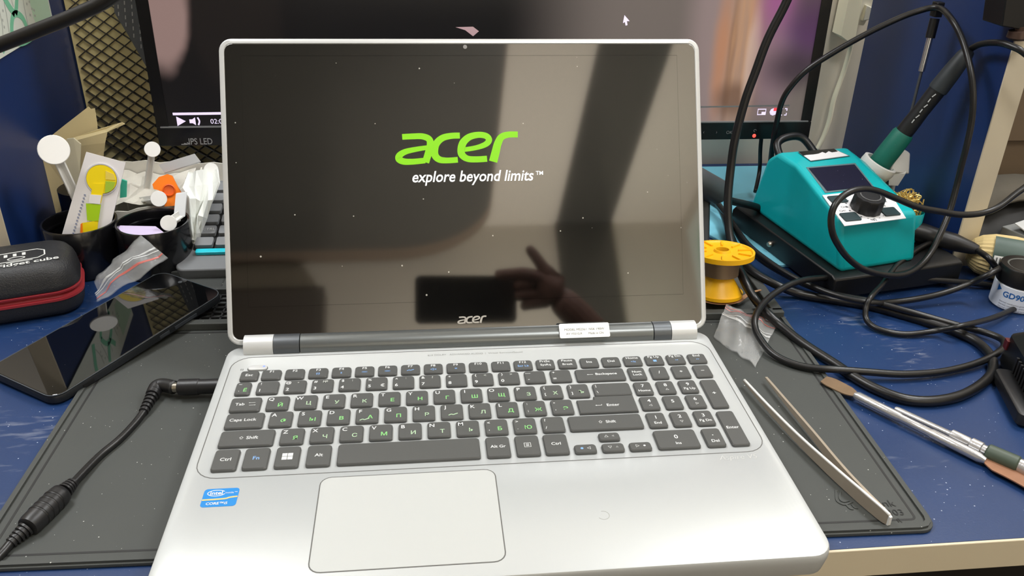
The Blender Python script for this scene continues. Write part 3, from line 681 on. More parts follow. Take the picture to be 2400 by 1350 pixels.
# folded manila sheets
M_man = mat('manila_paper', (242, 224, 172), 0.7, var=.12, vscale=25)
fo = thing('manila_folder', (-.39, .545, 0), 'creased beige paper sheets standing behind the black pots', 'paper')
A = [(84, 347), (148, 296), (207, 250), (212, 256), (222, 254), (228, 293), (230, 400), (130, 560), (128, 620), (108, 480)]
B = [(92, 353), (135, 335), (175, 322), (230, 303), (285, 287), (293, 291), (252, 309), (246, 335), (243, 358), (240, 600), (138, 610)]
mk('rear_sheet', slab([Vector((v.x, v.y, max(v.z, .0004))) for v in [PY(x, y, .556) for x, y in A]], (0, 1, 0), .0008), M_man, fo)
Bp = [PY(x, y, .548 - (.012 if x > 240 else 0)) for x, y in B]; Bp = [Vector((v.x, v.y, max(v.z, .0004))) for v in Bp]
mk('front_sheet', slab(Bp, (0, 1, 0), .0008), M_man, fo)

# black tape rolls
M_tape = mat('tape_black', (20, 19, 20), 0.35, bump=.1, bscale=400)
M_core = mat('tape_core', (186, 160, 140), 0.7)
def tape(x, y, z0, z1, R, label):
    t = thing('tape_roll', (x, y, z0), label, 'tape', 'black tape rolls behind the pots')
    T = Matrix.Translation((x, y, z0)); h = z1 - z0
    mk('tape_winding', lathe([(R * .62, 0), (R, 0), (R, h), (R * .62, h), (R * .62, 0)], 36, T, False, False), M_tape, t, smooth=True, auto=40)
    mk('cardboard_core', lathe([(R * .55, .0005), (R * .62, .0005), (R * .62, h + .0004), (R * .55, h + .0004), (R * .55, .0005)], 36, T, False, False), M_core, t, smooth=True, auto=40)
tape(-.3765, .514, 0, .036, .026, 'black tape roll underneath another, hidden behind the left pot')
tape(-.3760, .5135, .0365, .0595, .0255, 'upper roll of black tape behind the blister card')

# black pots
M_pot = mat('pot_black', (14, 14, 17), 0.24, var=.15, vscale=60, coat=.3)
def pot(x, y, R, h, label):
    t = thing('round_pot', (x, y, 0), label, 'pot', 'round black pots')
    T = Matrix.Translation((x, y, 0))
    mk('wall', lathe([(R * .90, 0), (R * .97, .002), (R * .99, h * .6), (R, h - .001), (R - .0006, h), (R - .0022, h - .0002), (R - .0028, h - .003), (R - .003, .003), (0.0005, .003)], 48, T, True, True), M_pot, t, smooth=True, auto=50)
    mk('inner_ledge', lathe([(R - .0029, h - .010), (R - .0045, h - .0095), (R - .0045, h - .0115), (R - .0029, h - .012)], 48, T, False, False), M_pot, t, smooth=True, auto=30)
    return t
pot(-.3625, .4490, .0337, .050, 'left round black pot holding the blister card')
pot(-.2937, .4435, .0337, .050, 'right round black pot with lilac slip inside')

# blister card with yellow paddle
M_card = mat('card_white', (238, 235, 236), 0.45)
M_yel = mat('yellow_plastic', (252, 224, 24), 0.35); M_lime = mat('lime_plastic', (170, 200, 60), 0.4); M_lime2 = mat('lime_bright', (172, 214, 30), .35)
M_ink = mat('card_ink', (120, 132, 168), .6); M_org = mat('orange_plastic', (255, 132, 24), .4)
cdT = thing('blister_card', (-.36, .455, .004), 'white blister card with yellow and green paddle standing in left black pot', 'card')
n_c = Vector((0.05, -0.96, 0.27)).normalized(); p_c = Vector((-.345, .452, .05))
def pc(x, y): return PP(x, y, p_c, n_c)
quad = [(202, 356), (294, 381), (270, 520), (226, 590), (140, 590), (152, 545)]
mk('card', slab([pc(*q) for q in [(202, 356), (294, 381), (252, 560), (142, 560)]], n_c, -.0012), M_card, cdT)
exu = (pc(294, 381) - pc(202, 356)).normalized(); eyu = n_c.cross(exu).normalized()
if eyu.z < 0: eyu = -eyu
def cM(x, y, l=0): return frame(pc(x, y) + n_c * l, exu, eyu, n_c)
u_ = (pc(294, 381) - pc(202, 356)).length / 95.3
mk('blister_rim', lathe([(40 * u_, 0), (40 * u_, .0012), (37 * u_, .0012), (37 * u_, 0)], 32, cM(239, 420)), mat('clear_rim', (206, 206, 212), .2), cdT)
mk('paddle_disc', lathe([(36 * u_, 0), (36 * u_, .0016)], 32, cM(239, 420)), M_yel, cdT)
def cq(pts, l, m, nm): mk(nm, slab([pc(*p) + n_c * l for p in pts], n_c, .0004), m, cdT)
cq([(249, 424), (272, 426), (268, 440), (258, 449), (247, 452)], .0017, M_lime, 'paddle_wedge')
cq([(249, 400), (268, 408), (272, 422), (249, 420)], .0017, mat('yellow_pale', (238, 214, 96), .3), 'paddle_wedge')
cq([(219, 430), (247, 430), (238, 476), (212, 473)], .0017, M_yel, 'paddle_neck')
cq([(212, 455), (240, 457), (236, 478), (210, 475)], .0022, M_card, 'paddle_sleeve')
cq([(203, 476), (238, 479), (232, 520), (206, 516)], .0017, M_lime2, 'paddle_grip')
cq([(193, 522), (232, 516), (228, 556), (190, 556)], .0017, M_yel, 'paddle_end')
cq([(191, 524), (195, 522), (196, 545), (190, 545)], .0022, M_org, 'paddle_end_edge')
dv = []
for i in range(13):
    t = i / 12.0; x = 197 - 27 * t; y = 455 + 90 * t
    dv += [slab([pc(x + a, y + b) + n_c * .0002 for a, b in ((0, 0), (4.5, 1), (4, 3), (-.5, 2))], n_c, .0001), slab([pc(x + a, y + b) + n_c * .0002 for a, b in ((.5, 3.5), (5, 4.5), (4.8, 5.5), (.2, 4.5))], n_c, .0001)]
mk('printed_line', join(*dv), M_ink, cdT)

# syringe plungers and caps
M_wh = mat('syringe_white', (246, 246, 244), 0.35); M_wtr = mat('plastic_milky', (232, 232, 228), 0.3)
def plunger(face, tip, R, label, wv=.004, turn=.9):
    """thumb disc at face, cross-shaped stem to tip"""
    f = Vector(face); q = Vector(tip); t = thing('syringe_plunger', tuple(q), label, 'plunger', 'white syringe plungers')
    M, L = axis(f, q)
    dn = ((f - CAM).normalized() * turn + (q - f).normalized() * (1 - turn)).normalized(); Md_, _ = axis(f, f + dn * .01)
    mk('thumb_disc', lathe([(R * .96, -.0006), (R, 0), (R, .0012), (R * .9, .0018)], 32, Md_), M_wh, t, smooth=True, auto=40)
    mk('stem', xf(join(box(-wv, wv, -.0006, .0006, .0055, L), box(-.0006, .0006, -wv, wv, .0055, L)), M), M_wtr, t)
    return t
def Pz(x, y, Y): return PY(x, y, Y)
plunger(Pz(126, 351, .455), Pz(196, 500, .472), .0135, 'big white plunger disc left of the blister card', .0055)
mk('sachet', slab([Pz(156, 326, .50), Pz(172, 324, .50), Pz(189, 338, .50), Pz(186, 400, .497), Pz(180, 455, .495), Pz(160, 455, .495), Pz(146, 400, .497)], (0, 1, 0), .002), mat('plastic_clear_sachet', (214, 206, 178), .25), None, (-.37, .50, .06), label='translucent sachet between plunger disc and beige paper sheets', cat='sachet')

# white junk box behind the right pot
M_box = mat('white_carton', (238, 235, 225), 0.55, var=.12, vscale=40, bump=.2, bscale=80)
jb = thing('parts_box', (-.31, .525, 0), 'white open carton of plastic scraps behind the right black pot', 'box')
def wob(P, a): return [Vector(p) + Vector((random.uniform(-a, a), random.uniform(-a, a), random.uniform(-a, a))) for p in P]
bx0, bx1, by0, by1, bh = -.352, -.272, .492, .552, .066
def wall_(p, q, h0, h1, nrm, nm):
    p = Vector(p); q = Vector(q); top = []; bot = []
    for i in range(9):
        t = i / 8; b = p.lerp(q, t); top.append(b + Vector((0, 0, h0 + (h1 - h0) * t + random.uniform(-.002, .002)))); bot.append(b)
    n = Vector(nrm) * .0015
    mid = [(a + b) / 2 + Vector((random.uniform(-.001, .001), random.uniform(-.001, .001), 0)) for a, b in zip(bot, top)]
    g1 = loft([bot, mid, top], False, False, False); g2 = loft([[v + n for v in bot], [v + n for v in mid], [v + n for v in top]], False, False, False)
    g3 = loft([top, [v + n for v in top]], False, False, False)
    mk(nm, join(g1, g2, g3), M_box, jb)
wall_((bx0, by1, 0), (bx1 + .03, by1, 0), .074, .070, (0, -1, 0), 'rear_wall')
wall_((bx0, by0, 0), (bx0, by1, 0), .040, .074, (1, 0, 0), 'side_wall')
wall_((bx0, by0, 0), (bx1, by0, 0), .040, .048, (0, 1, 0), 'front_wall')
wall_((bx1, by0, 0), (bx1 + .004, by1, 0), .048, .066, (-1, 0, 0), 'side_wall')
mk('box_floor', box(bx0, bx1, by0, by1, 0.0002, .0014), M_box, jb)
mk('filler', loft([[Vector((bx0 + .002 + (bx1 - bx0 - .004) * i / 10, by0 + .003 + (by1 - by0 - .006) * j / 6, .046 + .016 * j / 6 + random.uniform(-.004, .004))) for i in range(11)] for j in range(7)], False, False, False), mat('crumpled_bag', (230, 227, 216), .3, var=.25, vscale=70, bump=.4, bscale=140), jb)
# crumpled white wrap leaning at the box's right side
wr = []
for j, (xa, ya, xb, yb, Y) in enumerate(((440, 405, 512, 398, .50), (430, 440, 516, 430, .485), (436, 470, 500, 470, .47), (440, 505, 482, 510, .462), (446, 540, 470, 545, .456), (450, 565, 458, 575, .452))):
    wr.append([PY(xa + (xb - xa) * i / 6, ya + (yb - ya) * i / 6 + random.uniform(-4, 4), Y + random.uniform(-.003, .003) + .004 * math.sin(i * 1.7 + j)) for i in range(7)])
o = mk('crumpled_wrap', join(loft(wr, False, False, False)), mat('foam_wrap', (242, 245, 240), .6, var=.08, vscale=50, bump=.3, bscale=150), None, (-.25, .455, .02), label='crumpled white foam wrap between right black pot and grey keyboard', cat='wrap')
sm_ = o.modifiers.new('solid', 'SOLIDIFY'); sm_.thickness = .002
plunger(Pz(357, 350, .515), Pz(345, 440, .525), .0077, 'small plunger disc sticking up from the white carton')
plunger(Pz(372, 466, .480), Pz(322, 472, .516), .0078, 'plunger disc in front of the orange clip')
plunger(Pz(495, 398, .500), Pz(440, 425, .515), .0070, 'plunger disc at right edge of white carton beside laptop lid')
plunger(Pz(395, 523, .432), Pz(420, 506, .446), .0074, 'plunger lying tilted on the rim of the right black pot', .005)
mk('clear_strip', slab([Pz(372, 386, .512), Pz(456, 360, .505), Pz(470, 378, .503), Pz(385, 405, .51)], (0, .5, -.5), .003), mat('strip_milky', (228, 231, 234), .25), None, (-.29, .508, .07), label='pale plastic strip lying across the white carton', cat='strip')
mk('clear_strip', slab([Pz(412, 455, .468), Pz(437, 452, .466), Pz(433, 508, .452), Pz(407, 508, .454)], (0, 1, 0), .003), mat('strip_milky', (228, 231, 234), .25), None, (-.27, .46, .05), label='upright pale plastic strip in the right black pot', cat='strip')
# orange clip: house-shaped plate with round boss
oc = thing('orange_clip', tuple(Pz(390, 445, .49)), 'orange plastic clip with round boss among the white scraps', 'clip')
op_ = [(357, 432), (372, 415), (392, 408), (403, 412), (414, 434), (427, 456), (422, 460), (417, 452), (412, 482), (386, 484), (388, 458), (372, 446), (360, 443)]
mk('plate', slab([Pz(x, y, .485 + (480 - y) * .00022) for x, y in op_], (0, .8, -.3), .003), M_org, oc)
Mb, _ = axis(Pz(396, 446, .492), Pz(396, 446, .492) - ray(396, 446) * .01)
mk('boss', lathe([(.0062, 0), (.0062, .0022), (.0052, .0026), (.0045, .0012), (.0005, .001)], 24, Mb), mat('orange_dark', (232, 96, 14), .4), oc, smooth=True, auto=40)
mk('teal_scrap', slab([Pz(283, 420, .492), Pz(297, 425, .492), Pz(296, 462, .49), Pz(281, 464, .49)], (0, 1, 0), .002), mat('teal_plastic', (70, 190, 160), .4), None, (-.33, .49, .07), label='small teal plastic scrap beside the blister card', cat='scrap')
mk('lilac_slip', slab([PZ(272, 531, .0445), PZ(365, 533, .0445), PZ(375, 540, .0445), PZ(385, 548, .0445), PZ(330, 556, .0445), PZ(290, 552, .0445)], (0, 0, 1), .0012), mat('lilac_paper', (214, 200, 234), .5), None, (-.295, .43, .04), label='lilac slip of paper inside the right black pot', cat='paper')

# ================================================================== GREY KEYBOARD BEHIND THE LAPTOP
M_kb = mat('keyboard_grey', (128, 131, 134), .45, var=.12, vscale=60, specks=.06, sscale=200)
M_kbk = mat('keyboard_keycap', (138, 141, 144), .5, var=.08, vscale=90)
M_kbd = mat('keyboard_gap', (24, 25, 27), .6)
kb = thing('grey_keyboard', (-.05, .47, 0), 'grey desktop keyboard propped behind the laptop', 'keyboard')
KT = math.radians(15)
MK = frame((-.272, .412, .012), Vector((1, 0, 0)), Vector((0, math.cos(KT), math.sin(KT))), Vector((0, -math.sin(KT), math.cos(KT))))
bevel(mk('case', xf(rbox(0, .44, 0, .145, -.012, .001, .008), MK), M_kb, kb), .0015)
mk('key_bed', xf(rbox(.012, .428, .028, .138, .0006, .0014, .003), MK), M_kbd, kb)
kproto = {}
M_cy = mat('cyan_key', (20, 205, 225), .4)
for r in range(6):
    for c in range(21):
        x0 = .014 + c * .0196; y0 = .030 + r * .0180
        if x0 + .0168 > .428: continue
        k = mk('key', xf(rbox(x0, x0 + .0168, y0, y0 + .0125, .0012, .0062, .0018, .0006, 2), MK), M_kbk, kb) if (0) not in kproto else None
        if k is None:
            k = kproto[0].copy(); COL.objects.link(k); k.parent = kb
            d = MK.to_3x3() @ Vector((c * .0196, r * .0180, 0)); k.location = d
        else: kproto[0] = k
        WL[k] = WL[kb]
mk('cyan_strip', xf(rbox(.016, .052, .0205, .0265, .0012, .0048, .0015, .0005, 2), MK), M_cy, kb)
mk('key_lettering', textgeo('CTRL', .004, MK @ Matrix.Translation((.024, .0545, .0064)), width=.012), M_leg, kb)

# ================================================================== FIDGET CASE
M_case = mat('case_black', (38, 39, 42), .5, bump=.5, bscale=900, var=.3, vscale=60)
M_zip = mat('zip_red', (150, 40, 48), .5)
M_prt = mat('print_white', (214, 216, 214), .5)
cs = thing('zip_case', (-.392, .3775, 0), 'black rounded zip case with red zipper and white printing', 'case')
MC = rz((-.3915, .3745, 0), 18)
cw, cdp, ch = .0475, .0350, .0500
def cl(i, z, r): return [MC @ Vector(p) for p in rrect(-cw + i, cw - i, -cdp + i, cdp - i, r, z, 7)]
mk('lower_shell', loft([cl(.008, 0, .016), cl(.002, .003, .020), cl(0, .008, .021), cl(-.0005, .0165, .0215)]), M_case, cs, smooth=True, auto=50)
mk('zipper_tape', loft([cl(.0005, .0163, .0215), cl(-.0018, .0170, .0235), cl(-.0018, .0190, .0235), cl(.0012, .0195, .020), cl(.0030, .0215, .020), cl(-.0004, .0232, .0215), cl(-.0008, .0250, .022), cl(.001, .0255, .021)]), M_zip, cs, smooth=True, auto=30)
mk('upper_shell', loft([cl(.0008, .0250, .0212), cl(-.0002, .0265, .0218), cl(.0004, .0300, .021), cl(.0012, .0365, .021), cl(.0030, .0425, .020), cl(.0062, .0472, .018), cl(.0105, .0494, .014), cl(.015, .0500, .010)]), M_case, cs, smooth=True, auto=60)
MCt = MC @ Matrix.Translation((.006, -.005, .0501)) @ Matrix.Rotation(math.radians(4), 4, 'Z')
mk('case_lettering', textgeo('Fidget cube', .009, MCt @ Matrix.Translation((.0045, -.0160, .0001)), width=.047, sx=.85, bold=.02), M_prt, cs)
oct_ = [(-.026, -.004), (-.021, -.0085), (.012, -.0085), (.0175, -.004), (.0175, .006), (.012, .0105), (-.021, .0105), (-.026, .006)]
mk('case_emblem', join(ribbon(oct_, .0012, MCt, .0001, 1, False, True), *[prism([(x - .0014, .002), (x + .0014, .002), (x + .0014, .0075), (x - .0014, .0075)], MCt, .0001) for x in (-.0125, -.0055, .0015)],
    ribbon([(-.0045 + .0065 * math.cos(i * .524), -.0030 + .0028 * math.sin(i * .524)) for i in range(12)], .0010, MCt, .0001, 2, True, True), ribbon([(-.0285, .004), (-.0285, -.006), (-.024, -.0105)], .0011, MCt, .0001, 1, False), ribbon([(-.012, -.0108), (.008, -.0108)], .001, MCt, .0001, 1, False)), M_prt, cs)

# ================================================================== SMARTPHONE ON THE LEFT
M_phg = mat('phone_glass', (6, 7, 9), .025, ior=1.9, specks=.03, sscale=140)
M_phb = mat('phone_body', (30, 33, 37), .38, metal=.2)
sp = thing('smartphone', (-.2948, .3039, 0), 'black smartphone lying face up left of the laptop, resting on the mat edge', 'phone')
yaw, pit, rol = -.5947, .0614, .0178
MP = Matrix.Translation((-.2948, .3039, .0144)) @ Matrix.Rotation(yaw, 4, 'Z') @ Matrix.Rotation(pit, 4, 'X') @ Matrix.Rotation(rol, 4, 'Y')
mk('body', xf(rbox(-.0392, .0392, -.0862, .0862, -.0088, -.0006, .011, .0022), MP), M_phb, sp, smooth=True, auto=40)
mk('glass', xf(rbox(-.0380, .0380, -.0850, .0850, -.0010, 0.0, .0100, .0004), MP), M_phg, sp)
mk('rim', xf(ribbon([(p[0], p[1]) for p in rrect(-.0384, .0384, -.0854, .0854, .0104, 0, 5)], .0008, Matrix.Identity(4), .0004, 1, False, True), MP @ Matrix.Translation((0, 0, -.0006))), mat('phone_rim', (92, 98, 104), .3, metal=.6), sp)
for a, b in ((.028, .052), (.012, .022)): mk('side_button', xf(rbox(.0386, .0399, a, b, -.0055, -.0028, .0005), MP), mat('phone_button', (56, 60, 66), .3), sp)
mk('charge_port', xf(rbox(.0388, .0396, -.062, -.052, -.0058, -.0030, .0003), MP), M_black, sp)
mk('front_camera', lathe([(.0019, 0), (.0019, .00006)], 16, MP @ Matrix.Translation((-.008, .0795, .00002))), M_hcap, sp)

# ================================================================== ZIP BAGS
M_bag = mat('clear_bag', (222, 224, 224), .16, alpha=.20, bump=.8, bscale=160)
M_bagr = mat('bag_stripe_red', (214, 110, 100), .35, alpha=.8)
M_bagw = mat('bag_seal', (222, 224, 224), .25, alpha=.7)
def zipbag(c, label, bow, stripe, sealw):
    """c = near-left, near-right, far-right, far-left corners (scene points); seal runs along c[1]-c[2]"""
    c = [Vector(p) for p in c]; t = thing('zip_bag', tuple((c[0] + c[1] + c[2] + c[3]) / 4), label, 'bag', 'clear zip bags')
    n = ((c[1] - c[0]).cross(c[3] - c[0])).normalized(); 
    if n.z < 0: n = -n
    rows = []
    NU, NV = 16, 14
    for j in range(NV + 1):
        v = j / NV; rows.append([])
        for i in range(NU + 1):
            u = i / NU; p = c[0] * (1 - u) * (1 - v) + c[1] * u * (1 - v) + c[2] * u * v + c[3] * (1 - u) * v
            h = bow * math.sin(math.pi * u) * math.sin(math.pi * v) + .0011 * math.sin(u * 13 + v * 7) + .0009 * math.sin(v * 17 - u * 5) + random.uniform(-.0007, .0007)
            rows[-1].append(p + n * (h + .0016))
    lower = [[p - n * (.0010 + bow * .5 * math.sin(math.pi * i / NU) * math.sin(math.pi * j / NV)) for i, p in enumerate(r)] for j, r in enumerate(rows)]
    mk('film', join(loft(rows, False, False, False), loft(lower, False, False, False)), M_bag, t, smooth=True)
    def lin_(u0, u1, m, nm):
        R = []
        for j in range(NV + 1):
            v = j / NV
            def at(u):
                i = min(int(u * NU), NU - 1); f = u * NU - i; return rows[j][i].lerp(rows[j][i + 1], f) + n * .0005
            R.append([at(u0), at(u1)])
        mk(nm, loft(R, False, False, False), m, t)
    lin_(.60, .64, M_bagw, 'seal'); lin_(.68, .70, M_bagw, 'seal')
    for a, b in stripe: lin_(a, b, M_bagr, 'red_stripe')
    return t
zipbag([PZ(225, 660, .012), PZ(232, 712, .004), PZ(396, 606, .040), PZ(333, 553, .050)], 'crumpled clear zip bag with red stripe leaning on the black pots', .010, [(.80, .84)], 1)
zipbag([PZ(1770, 862, .0032), PZ(1822, 762, .0032), PZ(1702, 716, .0120), PZ(1672, 792, .0032)], 'clear zip bag lying beside right hinge of the laptop', .003, [(.86, .875), (.93, .945)], 1)

# ================================================================== LAPTOP POWER LEAD (left)
M_rub = mat('cable_rubber', (20, 20, 21), .36, bump=.04, bscale=800)
M_rub2 = mat('strain_relief', (26, 26, 28), .42)
M_met = mat('metal_contact', (176, 170, 158), .3, metal=.9)
pl = thing('power_lead', (-.26, .12, .004), 'black charging cable with ferrite bead plugged into left side of laptop', 'cable')
jack = Vector((-.1905, .2125, .0125)); j0 = PZ(508, 905, .0125); j0 = Vector((-.1925, .2140, .0125))
d1 = PZ(418, 908, .0115)
mk('plug_barrel', rod(j0, d1, [(.0056, 0), (.0056, .48), (.0062, .5), (.0062, .97), (.005, 1)]), M_rub2, pl, smooth=True, auto=40)
e1_ = PZ(408, 908, .0112); mk('plug_ring', cyl(d1, e1_, .0038), M_met, pl, smooth=True, auto=40)
e2_ = PZ(366, 903, .0100)
mk('plug_elbow', tube(spline([e1_, PZ(385, 903, .0105), PZ(368, 906, .0098), PZ(358, 925, .0080)], 6), .0052, 14), M_rub2, pl, smooth=True)
def relief(a, b, r0, r1, k, nm='strain_relief'):
    prof = []
    for i in range(k):
        f0 = i / k; r = r0 + (r1 - r0) * f0; prof += [(r, f0 + .05 / k), (r, f0 + .6 / k), (r * .72, f0 + .65 / k), (r * .72, f0 + .98 / k)]
    return mk(nm, rod(a, b, prof), M_rub2, pl, smooth=True, auto=35)
relief(PZ(364, 914, .0090), PZ(335, 968, .0062), .0050, .0032, 7)
C1 = [PZ(336, 966, .0062), PZ(318, 990, .0052), PZ(280, 1030, .0050), PZ(230, 1072, .0052), PZ(166, 1138, .0072)]
mk('cord', tube(spline(C1, 8), .0027, 12), M_rub, pl, smooth=True)
relief(PZ(150, 1152, .0078), PZ(172, 1130, .0072), .0052, .0034, 4)
fb0, fb1 = PZ(148, 1153, .0085), PZ(62, 1238, .0085)
mk('ferrite_bead', rod(fb0, fb1, [(.0045, 0), (.0066, .04), (.0070, .12), (.0072, .5), (.0070, .9), (.0064, .97), (.004, 1)], 24), M_rub2, pl, smooth=True, auto=50)
Mf, Lf = axis(fb0, fb1)
for i in range(4):
    f = .25 + i * .14; q = fb0.lerp(fb1, f); M_, _ = axis(q, fb1)
    mk('bead_groove', lathe([(.0072, -.0008), (.00745, -.0004), (.00745, .0004), (.0072, .0008)], 24, M_, False, False), M_black, pl, smooth=True)
relief(PZ(62, 1238, .0082), PZ(22, 1276, .0060), .0050, .0032, 5)
mk('cord', tube(spline([PZ(24, 1274, .0060), PZ(0, 1302, .005), PZ(-60, 1360, .0050), PZ(-140, 1420, .0050)], 6), .0027, 12), M_rub, pl, smooth=True)

# thick cord hanging across the top left corner
mk('hanging_cord', tube(spline([PY(-420, 260, .30), PY(-200, 180, .30), PY(0, 105, .30), PY(90, 70, .30), PY(180, 34, .30), PY(250, 0, .30), PY(305, -50, .30), PY(335, -130, .30), PY(345, -260, .30), PY(345, -500, .30)], 8), .0050, 14), mat('cord_black', (22, 21, 20), .42, bump=.08, bscale=500), None, tuple(PY(90, 70, .30)), smooth=True, label='thick black cord crossing the top left corner above the map', cat='cord')

# ================================================================== RIGHT SIDE
# pale blue plastic tray under the station
M_lb = mat('pale_blue_plastic', (128, 204, 226), .35, var=.05, vscale=30)
tb = thing('blue_tray', (.36, .55, 0), 'pale blue plastic sheet under the back of the soldering station', 'tray')
bevel(mk('sheet', slab([(.245, .70, .0002), (.46, .70, .0002), (.46, .44, .0002), (.355, .405, .0002), (.318, .408, .0002), (.285, .455, .0002), (.25, .53, .0002)], (0, 0, 1), .0035), M_lb, tb), .0008)
mk('fold_ridge', box(.25, .455, .575, .581, .0036, .0055), M_lb, tb)

# soldering station
M_teal = mat('teal_plastic_body', (6, 174, 180), .34, var=.05, vscale=30, coat=.15)
M_blk = mat('station_black', (14, 15, 16), .4)
M_pnl = mat('panel_white', (226, 226, 228), .4); M_scr = mat('station_screen', (34, 34, 52), .12, specks=.14, sscale=420, speck_rgb=(150, 150, 165), var=.2)
M_btn = mat('button_dark_teal', (26, 50, 54), .45); M_knob = mat('knob_black', (24, 24, 25), .4, bump=.1, bscale=600)
M_frm = mat('panel_frame_grey', (92, 112, 116), .4)
SA = math.radians(11)
SO = Vector((.3425, .3375, 0))
e1 = Vector((math.cos(SA), math.sin(SA), 0)); e2 = Vector((-math.sin(SA), math.cos(SA), 0)); ez = Vector((0, 0, 1))
def SL(a, b, z): return SO + e1 * a + e2 * b + ez * z
stn = thing('soldering_station', tuple(SL(.05, .09, 0)), 'teal soldering station with black knob and sloping panel', 'soldering station')
FLt, FRt = PZ(1965, 514, .079), PZ(2153, 497, .079); FLb, FRb = PZ(1969, 642, .026), PZ(2146, 613, .026)
RLt, RRt = PZ(1826, 356, .0985), PZ(1990, 344, .0985); CrL, CrR = PZ(1862, 387, .0985), PZ(2020, 373, .0985)
BLb = PZ(1755, 486, .026); RL2 = PZ(1796, 372, .086)
lf = [FLb, FLt, CrL, RLt, RL2, BLb]; rt_ = [FRb, FRt, CrR, RRt, RL2 + (RRt - RLt), BLb + (FRb - FLb)]
bevel(mk('body', loft([lf, rt_]), M_teal, stn), .0055, 4, 18)
bprof = [(-.006, .0038), (-.006, .024), (.0, .0265), (.174, .0265), (.18, .02), (.18, .0038)]
for fa, fb in ((.004, .004), (.13, .004)): mk('rubber_foot', lathe([(.006, .0001), (.006, .0045)], 16, Matrix.Translation(SL(fa, fb, 0))), M_blk, stn)
bevel(mk('base', loft([[SL(-.004, b, z + .0005) for b, z in bprof], [SL(.142, b, z + .0005) for b, z in bprof]]), M_blk, stn), .0015)
p0 = FLt.copy(); e1s = (FRt - FLt).normalized(); nS = (e1s.cross((CrL + CrR) / 2 - (FLt + FRt) / 2)).normalized()
eS = nS.cross(e1s).normalized()
if nS.z < 0: nS = -nS
if eS.z < 0: eS = -eS
MSt = frame(p0, e1s, eS, nS)
def stp(x, y):
    v = MSt.inverted() @ PP(x, y, p0, nS); return v.x, v.y
def sq(pts, l, t, m, nm, par=stn): return mk(nm, prism([stp(*p) for p in pts], MSt @ Matrix.Translation((0, 0, l)), t), m, par)
sq([(1889, 393), (2004, 383), (2049, 440), (1934, 453)], .0002, .0003, M_frm, 'screen_frame')
sq([(1895, 396), (2002, 387), (2043, 438), (1938, 449)], .0006, .0003, M_scr, 'display')
pan = sq([(1927, 459), (2006, 450), (2076, 458), (2096, 470), (2123, 513), (1979, 531)], .0002, .0006, M_pnl, 'control_panel')
def rb(cx, cy, hw, hh, h, m, nm):
    x, y = stp(cx, cy); mk(nm, xf(rbox(x - hw, x + hw, y - hh, y + hh, .0006, h, .0014, .0004, 3), MSt), m, pan)
rb(1962, 470, .0085, .0056, .0022, M_btn, 'button'); rb(1992, 511, .0085, .0062, .0022, M_btn, 'button'); rb(2084, 499, .0082, .0062, .0022, M_btn, 'button'); rb(2062, 456, .0075, .0045, .0018, M_btn, 'button')
kx, ky = stp(2028, 490)
Kn = MSt @ Matrix.Translation((kx, ky, .0008))
kp = []
for r, z in ((.0142, 0), (.0138, .0125), (.0130, .0140)):
    kp.append([Kn @ Vector(((r + .0004 * math.cos(i * 12 * 2 * math.pi / 48)) * math.cos(2 * math.pi * i / 48), (r + .0004 * math.cos(i * 12 * 2 * math.pi / 48)) * math.sin(2 * math.pi * i / 48), z)) for i in range(48)])
knb = mk('knob', loft(kp), M_knob, stn, smooth=True, auto=40)
mk('knob_ring', lathe([(.0085, .0140), (.0098, .0140), (.0098, .0146), (.0085, .0146)], 32, Kn, False, False), mat('knob_grey', (88, 88, 88), .4), knb)
tk = []
for i in range(15):
    a = math.radians(-235 + i * 20); r0, r1 = .0168, .0168 + .0006 + .0012 * (i < 6)
    tk.append(ribbon([(kx + r0 * math.cos(a), ky + r0 * math.sin(a)), (kx + r1 * math.cos(a) , ky + r1 * math.sin(a))], .0014, MSt @ Matrix.Translation((0, 0, .0009)), .0001, 1, False))
mk('dial_marks', join(*tk), mat('panel_ink', (70, 74, 80), .5), pan)
for s, x, y, sz in (('982', 2047, 517, .0042), ('CH1', 1974, 496, .0038), ('CH2', 1978, 487, .0038), ('CH3', 2066, 484, .0038), ('CH4', 2070, 475, .0038)):
    q = stp(x, y); mk('panel_lettering', textgeo(s, sz, MSt @ Matrix.Translation((q[0], q[1], .0010))), mat('panel_ink', (70, 74, 80), .5), pan)
# icon strip on the roof
def rp_(x, y):
    v = PZ(x, y, .0990); return v
roof = mk('icon_panel', slab([rp_(1872, 358), rp_(1955, 350), rp_(1990, 366), rp_(1900, 378)], (0, 0, 1), .0004), M_pnl, stn)
mk('icon_panel_frame', ribbon([(v.x, v.y) for v in (rp_(1872, 358), rp_(1955, 350), rp_(1990, 366), rp_(1900, 378))], .0016, Matrix.Translation((0, 0, .0991)), .0004, 1, False, True), M_frm, stn)
mk('icon_silhouette', slab([rp_(1872, 357), rp_(1954, 350), rp_(1963, 356), rp_(1950, 358), rp_(1942, 355), rp_(1935, 360), rp_(1927, 357), rp_(1918, 361), rp_(1905, 363), rp_(1890, 364), rp_(1882, 366)], (0, 0, 1), .0008), M_blk, stn)
mk('side_screw', rod(SL(-.0041, .10, .014), SL(-.0075, .10, .014), [(.0032, 0), (.0032, .5), (.0022, 1)], 12), M_met, stn, smooth=True, auto=40)
mk('rear_cable_guard', tube(spline([SL(.035, .160, .080), SL(.036, .175, .094), SL(.052, .180, .0995), SL(.070, .178, .097), SL(.080, .160, .080)], 6), .0042, 12), M_blk, stn, smooth=True)
